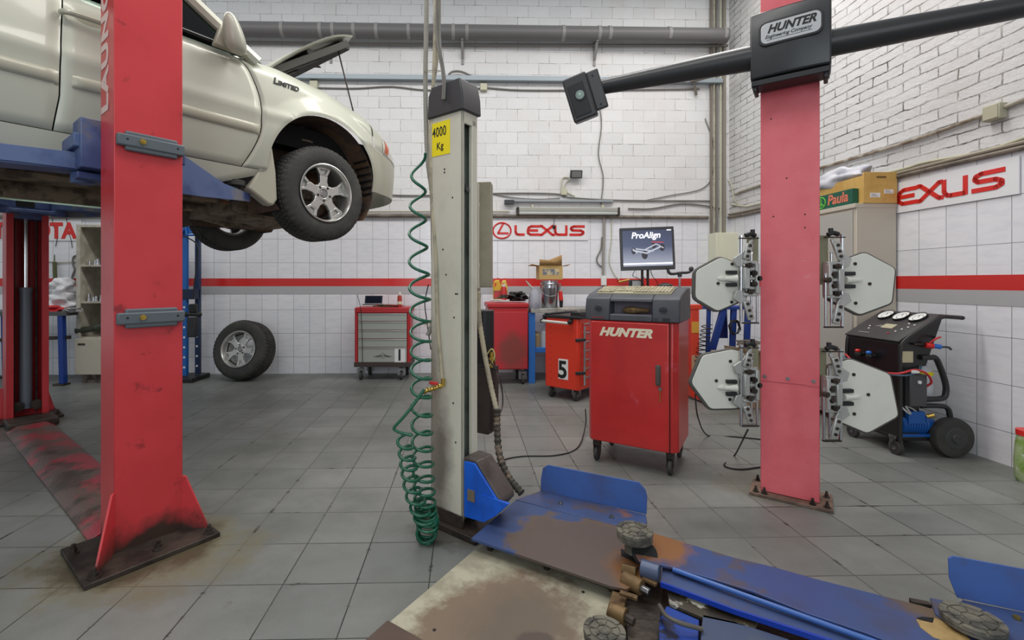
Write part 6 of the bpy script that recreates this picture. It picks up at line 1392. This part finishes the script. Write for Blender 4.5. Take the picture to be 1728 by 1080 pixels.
# right-wall sign
s0, s1 = sR(1500), sR(1723)
sx = thing('wall_sign', 'white sign with wide red lettering on the right tiled wall', 'sign', onR(s0, .006)); L0 = sx.location.copy()
zr0, zr1 = 1.712, 1.95
dR = RD.copy(); nRr = Vector((RD.y, -RD.x, 0))
if (onR(1, .1)-onR(1, 0)).dot(nRr) < 0: nRr = -nRr
b = MB(); b.prism([(0, zr0), (s1-s0, zr0), (s1-s0, zr1), (0, zr1)], (0, 0, 0), dR, (0, 0, 1), nRr*.006); b.build('panel', MATS['sign_white'], sx)
sE, sS = sR(1515), sR(1700); Hh = (sS-sE)/(6.85-1.15)
lexus('sign', loc(onR(sE-1.15*Hh, .0125, 1.765)), dR, nRr, Hh, sign_red, sx)
# big grey pipe and its brackets
zp = 4.295; off = .16
pt_ = thing('drain_pipe', 'long thick grey pipe running high along the back wall', 'pipe', (0, 0, 0))
b = MB(); pm = mat('pipe_grey', rgb(104, 102, 102), .45); a_, c_ = RM(-9, YB-off, zp), RM(XR-.12, YB-off, zp-.01); b.cyl(a_, c_, .090, n=28); pp_ = b.build('pipe', pm, pt_)
bm_ = mat('pipe_joint', rgb(140, 138, 136), .5)
for px in (478, 542, 563, 598, 636, 690, 765, 788, 950, 1010, 1028, 1128, 1220):
    v = RM(sB(px, off), YB-off, zp-.005); b = MB(); b.cyl(v-xB*.02, v+xB*.02, .0935, n=28); b.build('pipe_joint', bm_, pt_)
for px in (552, 780, 1008):
    v = RM(sB(px, off), YB-off, zp); b = MB(); b.bar(v+Vector((0, 0, -.09)), v+Vector((0, off-.01, -.27)), .03, .02); b.bar(v+Vector((0, -.02, -.10)), v+Vector((0, off, -.10)), .03, .01); w__ = v+Vector((0, off-.01, 0)); b.bar(w__+Vector((0, 0, -.02)), w__+Vector((0, 0, -.34)), .03, .012, up=(0, 1, 0)); b.build('bracket', bm_, pt_)
def wall_tube(pts, r, m, name, label, cat, n=8, off=None, grp=None, sm=4):
    off = r+.008 if off is None else off
    P = [bw(px, py, off) for px, py in pts]; b = MB(); b.tube(smooth_path(P, sm), r, n); return tag(b.build(name, m, None), label, cat, grp)
wall_tube([(390, 71), (700, 75), (1228, 77)], .018, mat('gutter', rgb(120, 116, 112), .5), 'conduit_pipe', 'thin conduit just under the thick grey pipe on the back wall', 'pipe', off=.05)
# steel cable tray
p0, p1 = bw(380, 0, .05), bw(1218, 0, .05); zt0 = bw(800, 137, .05).z; zt1 = bw(800, 129, .05).z
b = MB(); b.bar(Vector((p0.x, p0.y, (zt0+zt1)/2)), Vector((p1.x, p1.y, (zt0+zt1)/2)), .07, zt1-zt0)
tr = tag(b.build('cable_tray', mat('tray_zinc', rgb(150, 160, 166), .5, .3), None, bevel=.004), 'zinc cable tray running across the back wall behind the cream lift', 'cable tray')
b = MB(); a_ = bw(1165, 137, .08); c_ = onR(.5, .06, a_.z+.0); b.bar(a_, c_, .05, .035); b.bar(a_+Vector((.05, 0, -.03)), a_+Vector((.10, .05, -.16)), .03, .02); tag(b.build('corner_bracket', mat('brk', rgb(128, 122, 112), .5, .3), None, bevel=.003), 'angled steel bracket in the corner at the end of the cable tray', 'bracket')
wall_tube([(530, 148), (600, 149), (660, 146), (720, 152), (790, 150), (812, 149)], .009, cable_grey, 'wall_cable', 'grey cable sagging below the zinc tray, left of the column', 'cable')
wall_tube([(822, 148), (880, 152), (990, 152), (1180, 150)], .010, cable_grey, 'wall_cable', 'grey cable below the zinc tray, right of the column', 'cable')
wall_tube([(757, 126), (764, 121), (778, 121), (795, 128)], .014, cable_grey, 'wall_cable', 'bent grey cable above the column cap', 'cable', off=.06)
jb = mat('jbox', rgb(190, 188, 164), .5)
def wbox(px, py, w_, h_, d_, m, name, label, cat, grp=None):
    v = bw(px, py, 0); t = thing(name, label, cat, v, TH, grp); b = MB(); b.box((0, -d_/2-.002, 0), (w_, d_, h_)); b.build('case', m, t, bevel=.006)
    b = MB(); b.box((0, -d_-.003, 0), (w_*.9, .004, h_*.9)); b.build('lid', m, t, bevel=.001); return t
wbox(531, 145, .10, .10, .05, jb, 'junction_box', 'small cream junction box at the left end of the wall cable', 'junction box')
wbox(816, 149, .09, .09, .05, jb, 'junction_box', 'small cream junction box just right of the column cap', 'junction box')
# ledge of cables over the tiles
led = mat('ledge_pipe', rgb(128, 118, 106), .6, col2=rgb(100, 92, 82), scale=8)
wall_tube([(-120, 366), (300, 365), (700, 364), (1195, 367)], .022, led, 'wall_pipe', 'old brown grey pipe along the top edge of the back wall tiles', 'pipe', off=.03)
wall_tube([(-120, 358), (300, 358), (700, 357), (860, 357)], .010, mat('pipe_cream', rgb(176, 168, 150), .5), 'wall_pipe', 'thin cream pipe just above the brown pipe on the back wall', 'pipe', off=.03)
wall_tube([(612, 326), (700, 330), (850, 326), (938, 327), (960, 333), (1050, 338), (1198, 339)], .009, cable_grey, 'wall_cable', 'grey cable crossing the back wall above the strip lamp', 'cable')
wall_tube([(803, 318), (850, 331), (905, 336), (945, 334)], .006, cable_grey, 'wall_cable', 'thin cable sagging from the electrical box to the strip lamp', 'cable')
wall_tube([(1060, 352), (1100, 352), (1150, 344), (1197, 348), (1215, 352)], .009, cable_grey, 'wall_cable', 'dark cable running right from the strip lamp to the corner', 'cable')
wall_tube([(1190, 200), (1203, 240), (1203, 290), (1185, 318), (1130, 330), (1090, 338)], .006, cable_grey, 'wall_cable', 'cable sweeping in a long curve left of the corner pipes', 'cable', sm=8)
# loop of cable from the camera head down the wall
wall_tube([(1010, 168), (1015, 210), (1010, 260), (1018, 300), (1014, 345)], .007, cable_grey, 'wall_cable', 'grey cable down the wall below the black camera head', 'cable', sm=8)
# floodlight
fl_ = thing('floodlight', 'small black floodlight on the back wall above the strip lamp', 'floodlight', bw(970, 296, 0), TH)
b = MB(); b.box((0, -.07, 0), (.15, .05, .10), R=Matrix.Rotation(.3, 3, 'X')); lh = b.build('housing', darkgrey, fl_, bevel=.005); b = MB(); b.box((0, -.098, -.008), (.12, .004, .075), R=Matrix.Rotation(.3, 3, 'X')); b.build('lamp_glass', mat('flood_glass', rgb(120, 120, 118), .15), lh); b = MB(); b.box((0, -.025, 0), (.04, .05, .03)); b.build('bracket', steel_dirty, fl_)
for k, pts in enumerate(([(960, 300), (950, 300), (948, 315), (949, 328)], [(963, 303), (955, 308), (954, 322), (970, 331)])): wall_tube(pts, .008, jb, 'wall_cable', 'short cream cable looping left of the black floodlight', 'cable', grp='cables at the floodlight')
wbox(951, 325, .08, .08, .04, jb, 'junction_box', 'small cream junction box below the black floodlight', 'junction box')
# strip lamps
sl_ = thing('strip_lamp', 'long grey fluorescent strip lamp on the back wall', 'lamp', bw(957, 358, 0), TH)
w_ = (bw(1050, 358, 0)-bw(882, 358, 0)).dot(xB)
b = MB(); b.box((.0, -.05, .02), (w_, .07, .05)); b.build('body', mat('lamp_body', rgb(160, 160, 152), .5), sl_, bevel=.006); b = MB(); b.box((0, -.06, -.025), (w_*.98, .06, .04)); b.build('diffuser', mat('diffuser', rgb(184, 188, 184), .3), sl_, bevel=.012)
for s_ in (-1, 1):
    b = MB(); b.box((s_*w_*.5, -.05, 0), (.03, .08, .10)); b.build('end_cap', steel_dirty, sl_, bevel=.004)
    b = MB(); b.box((s_*w_*.35, -.02, .05), (.03, .04, .08)); b.build('hanger', jb, sl_)
sl2 = thing('strip_lamp', 'shorter grey strip fitting just behind and above the long strip lamp', 'lamp', bw(950, 350, 0), TH)
b = MB(); b.box((0, -.03, .075), (1.28, .05, .03)); b.build('body', mat('lamp_body2', rgb(150, 156, 160), .4), sl2, bevel=.006); b = MB(); b.box((-.70, -.035, .06), (.12, .06, .05)); b.build('end_box', darkgrey, sl2)
b = MB(); v = bw(935, 366, .03); b.tube([v, v+Vector((0, 0, -.11))], .004, 6); b.sphere(v+Vector((0, 0, -.13)), .02, 10, (1, 1, 1.3)); tag(b.build('pull_cord', cable_black, None), 'short dark pull cord hanging below the strip lamp', 'cord')
# socket and hanging wires
wbox(1018, 474, .07, .12, .03, white, 'wall_socket', 'white double socket on the red stripe behind the console', 'socket')
for k, x in enumerate((-.012, .012)):
    pass
wall_tube([(1019, 368), (1019, 400), (1018, 440), (1018, 464)], .017, mat('trunk', rgb(150, 146, 138), .6), 'cable_duct', 'grey cable duct dropping to the white double socket', 'cable duct')
wall_tube([(1016, 400), (1014, 420), (1007, 436), (1010, 446), (1016, 450)], .009, cable_grey, 'wall_cable', 'grey cable bending out beside the cable duct', 'cable', sm=8)
wall_tube([(1031, 366), (1032, 400), (1028, 440), (1036, 462), (1046, 474)], .006, jb, 'wall_cable', 'thin cream wire hanging on the tiles behind the monitor', 'cable', sm=8)
b = MB(); b.cyl(bw(1044, 476, .04), bw(1062, 472, .04), .012, n=12); tag(b.build('brass_tap', brass, None), 'small brass fitting on the wall left of the monitor cables', 'tap')
# corner pipes and box
for k, (px, r, m) in enumerate(((1200, .014, mat('p1', rgb(120, 110, 98), .6)), (1205, .010, hose_beige), (1210, .016, cable_grey), (1216, .010, jb), (1222, .020, mat('p2', rgb(134, 126, 114), .6)))):
    b = MB(); o_ = .03+.008*(k % 2); x = sB(px, o_); b.tube([RM(x, YB-o_, z) for z in (1.76, 2.4, 5.3)], r, 10)
    tag(b.build('corner_pipe', m, None), ('brown', 'beige', 'grey', 'cream', 'thick brown grey')[k]+' vertical pipe in the room corner, '+('leftmost', 'second from left', 'middle', 'second from right', 'rightmost')[k]+' of five', 'pipe', 'vertical pipes in the corner')
t = thing('fuse_box', 'cream fuse box in the corner below the vertical pipes', 'fuse box', bw(1218, 425, 0), TH)
b = MB(); b.box((-.02, -.10, 0), (.32, .19, .46)); b.build('case', mat('fuse_cream', rgb(216, 216, 192), .5), t, bevel=.005); b = MB(); b.box((0.02, -.197, 0), (.27, .006, .44)); dr_ = b.build('door', MATS['fuse_cream'], t, bevel=.003); b = MB(); b.cyl((.10, -.20, -.08), (.10, -.205, -.08), .012, n=12); b.build('lock', steel, dr_)
# right-wall cables
def rw(px, py, off): v = onR(sR(px), off); v.z = HC+(CY-py)/F*v.y; return v
def rtube(pts, r, m, label, cat='cable', name='wall_cable', off=None, sm=5, grp=None):
    b = MB(); b.tube(smooth_path([rw(px, py, r+.006 if off is None else off) for px, py in pts], sm), r, 8); return tag(b.build(name, m, None), label, cat, grp)
rtube([(1243, 328), (1275, 316), (1445, 267), (1560, 232), (1740, 166)], .014, mat('rp1', rgb(168, 160, 146), .6, col2=rgb(120, 104, 86), scale=10), 'upper painted pipe sloping across the right brick wall', 'pipe', 'wall_pipe')
rtube([(1236, 345), (1260, 348), (1278, 345), (1500, 292), (1560, 275), (1660, 256), (1740, 230)], .010, jb, 'cream cable sagging along the right wall just above the tiles', sm=8)
rtube([(1232, 362), (1278, 352), (1500, 297), (1600, 272), (1740, 238)], .013, mat('rp2', rgb(150, 140, 124), .6), 'brown grey pipe along the top of the right wall tiles', 'pipe', 'wall_pipe')
rtube([(1232, 367), (1278, 358), (1500, 303), (1600, 279), (1740, 247)], .016, led, 'lowest pipe resting on the top edge of the right wall tiles', 'pipe', 'wall_pipe')
rtube([(1222, 330), (1228, 306), (1236, 312), (1240, 335), (1248, 345)], .006, jb, 'cream cable looping round the corner above the tiles', sm=8)
t = thing('junction_box', 'square beige junction box on the upper pipe of the right wall', 'junction box', rw(1686, 190, 0), 0)
Rr = Matrix(((RD.x, nRr.x, 0), (RD.y, nRr.y, 0), (0, 0, 1)))
b = MB(); b.box(nRr*.03, (.10, .055, .10), R=Rr); b.build('case', mat('jbr', rgb(176, 172, 148), .5), t, bevel=.005); b = MB(); b.box(nRr*.06, (.085, .005, .085), R=Rr); b.build('lid', MATS['jbr'], t, bevel=.001)
# ---------------------------------------------------------------- far left corner
DL = 5.42
sh = thing('storage_cabinet', 'open pale steel cabinet with socket tools on its shelves, behind the red lift', 'cabinet', at(132, 476, DL)); sh.location.z = 0
wS = .58; pale = mat('pale_steel', rgb(196, 192, 178), .5, col2=rgb(170, 164, 148), scale=6); inn = mat('cab_in', rgb(150, 152, 140), .6)
z0_, z1_ = .53, zz(379, DL)
for nm, a_, c_ in (('side_panel', (0, 0, z0_), (.02, .42, z1_)), ('side_panel', (wS-.02, 0, z0_), (wS, .42, z1_)), ('top_panel', (0, 0, z1_-.03), (wS, .42, z1_)), ('back_panel', (.02, .40, z0_), (wS-.02, .42, z1_-.03))):
    b = MB(); b.bb(a_, c_); b.build(nm, pale if nm != 'back_panel' else inn, sh, bevel=.002)
b = MB(); b.bb((-.015, -.01, z0_), (.03, .005, z1_)); b.build('door_edge', pale, sh)
for zs in (zz(447, DL), zz(509, DL), .53):
    b = MB(); b.bb((.02, .0, zs-.02), (wS-.02, .40, zs)); b.build('shelf', pale, sh, bevel=.001)
lo = thing('low_cabinet', 'scuffed cream low cabinet under the open steel cabinet', 'cabinet', at(126, 476, DL-.05)); lo.location.z = 0
b = MB(); b.bb((0, 0, .10), (.62, .45, .51)); b.build('body', mat('scuffed', rgb(198, 192, 174), .5, dirt=(rgb(110, 92, 72), 6, .62, .68)), lo, bevel=.004); b = MB(); b.bb((.06, .03, 0), (.60, .42, .10)); b.build('plinth', mat('plinth', rgb(110, 98, 88), .7, col2=rgb(60, 52, 46), scale=14), lo, bevel=.004)
b = MB(); b.bb((.04, -.006, .44), (.12, 0, .46)); b.build('handle', steel_dirty, lo)
for row, (zs, xs_) in enumerate(((zz(447, DL), [.07, .12, .165, .22, .27, .33]), (zz(509, DL), [.06, .10, .145, .19, .235, .29, .34]))):
    for i, x in enumerate(xs_):
        r = .018+.006*((i*7+row) % 3)/2; h = .05+.035*((i*5+row*3) % 4)/3
        o = Vector(sh.location)+Vector((x, .08+.02*(i % 2), zs)); b = MB(); b.lathe([(0, 0), (r, 0), (r, h*.5), (r*.8, h*.55), (r*.8, h), (r*.5, h), (r*.5, h*.8), (0, h*.8)], n=16)
        k = b.build('socket_tool', chrome, None, ang=30); k.location = o; tag(k, 'chrome socket on the '+('upper' if row == 0 else 'middle')+' shelf of the open steel cabinet', 'socket tool', 'sockets on the '+('upper' if row == 0 else 'middle')+' shelf')
o = Vector(sh.location)+Vector((.02, -.02, .535)); b = MB(); b.cyl(o+Vector((-.05, .03, .06)), o+Vector((.15, .06, .09)), .035, n=16); b.cyl(o+Vector((.15, .06, .09)), o+Vector((.26, .1, .14)), .05, .03, n=16); tag(b.build('power_tool', mat('tool_green', rgb(58, 62, 50), .5), None), 'dark power tool lying at the bottom of the open steel cabinet', 'tool')
tb_ = thing('work_table', 'dark-topped table with blue legs at the left of the open cabinet', 'table', (0, 0, 0)); DT = 5.25
xr_, xl_ = at(112, 0, DT).x, at(-60, 0, DT).x
b = MB(); b.bb((xl_, DT, zz(533, DT)), (xr_, 5.75, zz(526, DT))); b.build('table_top', mat('tt', rgb(84, 86, 84), .5), tb_, bevel=.003)
for x, y in ((xr_-.05, DT+.03), (xr_-.05, 5.68), (xl_+.05, DT+.03), (xl_+.05, 5.68)):
    b = MB(); b.bar((x-.01, y, .02), (x-.03, y, zz(533, DT)), .055, .055, up=(0, 1, 0)); lg = b.build('leg', bst, tb_, bevel=.003); b = MB(); b.bb((x-.09, y-.05, 0), (x+.03, y+.05, .02)); b.build('foot_plate', steel_dirty, lg)
b = MB(); b.bar((xl_, DT+.05, zz(577, DT)), (xr_+.0, DT+.05, zz(570, DT)), .03, .04); b.build('stretcher', steel_dirty, tb_)
bagm = mat('bag_white', rgb(232, 232, 234), .4, col2=rgb(206, 206, 210), scale=9)
blob('plastic_bag', at(102, 526, 5.48), (.17, .13, .13), bagm, 'lower crumpled white plastic bag on the dark-topped table', 'bag', 41, amp=.22, n=32)
blob('plastic_bag', at(106, 497, 5.5), (.13, .11, .11), bagm, 'upper white plastic bag piled on the other bag', 'bag', 43, amp=.25, n=32)
blob('rag', at(90, 527, 5.35), (.10, .08, .045), mat('rag_red', rgb(196, 40, 48), .7), 'red rag on the dark-topped table beside the white bags', 'rag', 44)
blob('rag', at(122, 527, 5.32), (.10, .06, .03), mat('rag_grey', rgb(180, 180, 180), .7, col2=rgb(110, 108, 108), scale=20), 'grey and white cloth at the edge of the dark-topped table', 'cloth', 46)
b = MB(); b.tube([bw(92, 442, .04), bw(93, 470, .05)], .022, 10); b.tube([bw(93, 470, .05), bw(96, 478, .06)], .012, 8); b.tube([bw(92, 430, .03), bw(92, 442, .04)], .006, 8); tag(b.build('air_regulator', mat('reg', rgb(90, 92, 60), .5), None), 'small olive air regulator on the tiles above the work table', 'regulator')
wall_tube([(78, 441), (100, 443), (128, 442)], .006, hose_beige, 'wall_cable', 'thin cream cable behind the olive air regulator', 'cable')
wall_tube([(132, 430), (124, 434), (123, 445), (126, 455), (122, 468), (128, 477), (134, 478)], .011, cable_grey, 'wall_cable', 'thick grey cable bent like an S left of the open cabinet', 'cable', sm=8)
for k, pts in enumerate(([(70, 370), (76, 385), (74, 400), (66, 412)], [(88, 370), (92, 385), (97, 398), (94, 416)], [(112, 368), (116, 392), (120, 405), (122, 418)])):
    wall_tube(pts, .004, cable_black, 'loose_wire', 'thin dark wire dangling before the red capital letters', 'wire', sm=6, grp='wires dangling over the left sign')
# blue press frame
pf2 = thing('press_frame', 'tall blue perforated press frame behind the red lift column', 'press', at(300, 476, 5.5)); pf2.location.z = 0
pb_ = mat('press_blue', rgb(34, 100, 176), .4); x1, x2 = .03, .175
ztp = zz(385, 5.5)
def upright(x, w_, m, y=0.0):
    b = MB(); b.bb((x-w_/2, y, .06), (x+w_/2, y+.05, ztp)); up_ = b.build('upright', m, pf2, bevel=.003)
    for k in range(8):
        b = MB(); b.cyl((x, y-.001, .16+.118*k), (x, y+.001, .16+.118*k), .013, n=12); b.build('peg_hole', paper, up_)
upright(.075, .05, pb_); upright(.165, .05, mat('press_navy', rgb(30, 50, 84), .45), .1); upright(-.35, .06, pb_)
b = MB(); b.tube(smooth_path([(-.40, .04, ztp), (-.1, .04, ztp+.12), (.02, .04, ztp+.06), (.19, .04, ztp-.02)], 6), .045, 4); b.bb((-.4, .0, ztp-.06), (.195, .06, ztp)); b.build('cross_beam', pb_, pf2, bevel=.003)
b = MB(); b.bb((-.4, -.01, zz(505, 5.5)), (.19, .12, zz(488, 5.5))); b.build('press_table', mat('pt_', rgb(24, 40, 70), .4), pf2, bevel=.004)
b = MB(); b.bb((-.42, -.12, 0), (.24, .25, .05)); b.build('foot', black, pf2, bevel=.004)
b = MB(); b.tube(smooth_path([(.02, -.02, zz(405, 5.5)), (.10, -.02, zz(384, 5.5)), (.12, -.02, zz(396, 5.5)), (.24, -.02, zz(397, 5.5))], 5), .012, 8); b.build('pump_lever', pb_, pf2)
dr = thing('impact_tool', 'black tool with side knobs hanging on the blue press frame', 'tool', at(325, 560, 5.35))
b = MB(); b.bb((-.045, -.04, -.06), (.05, .04, .17)); b.build('tool_body', mat('tb2', rgb(48, 50, 54), .5), dr, bevel=.012); b = MB(); b.cyl((-.07, -.02, .20), (.08, -.02, .20), .022, n=14); b.sphere((-.075, -.02, .20), .032, 12); b.sphere((.085, -.02, .20), .032, 12); b.build('side_knobs', black, dr); b = MB(); b.bb((-.03, -.03, .22), (.05, .03, .32)); b.build('tool_head', black, dr, bevel=.01)
cable([at(298, 395, 5.45), at(318, 402, 5.4), at(333, 415, 5.38), at(332, 445, 5.38), at(328, 480, 5.36), at(326, 505, 5.35)], .008, cable_black, 'black hose looping down to the tool on the blue press frame', 'hose', 'hose')
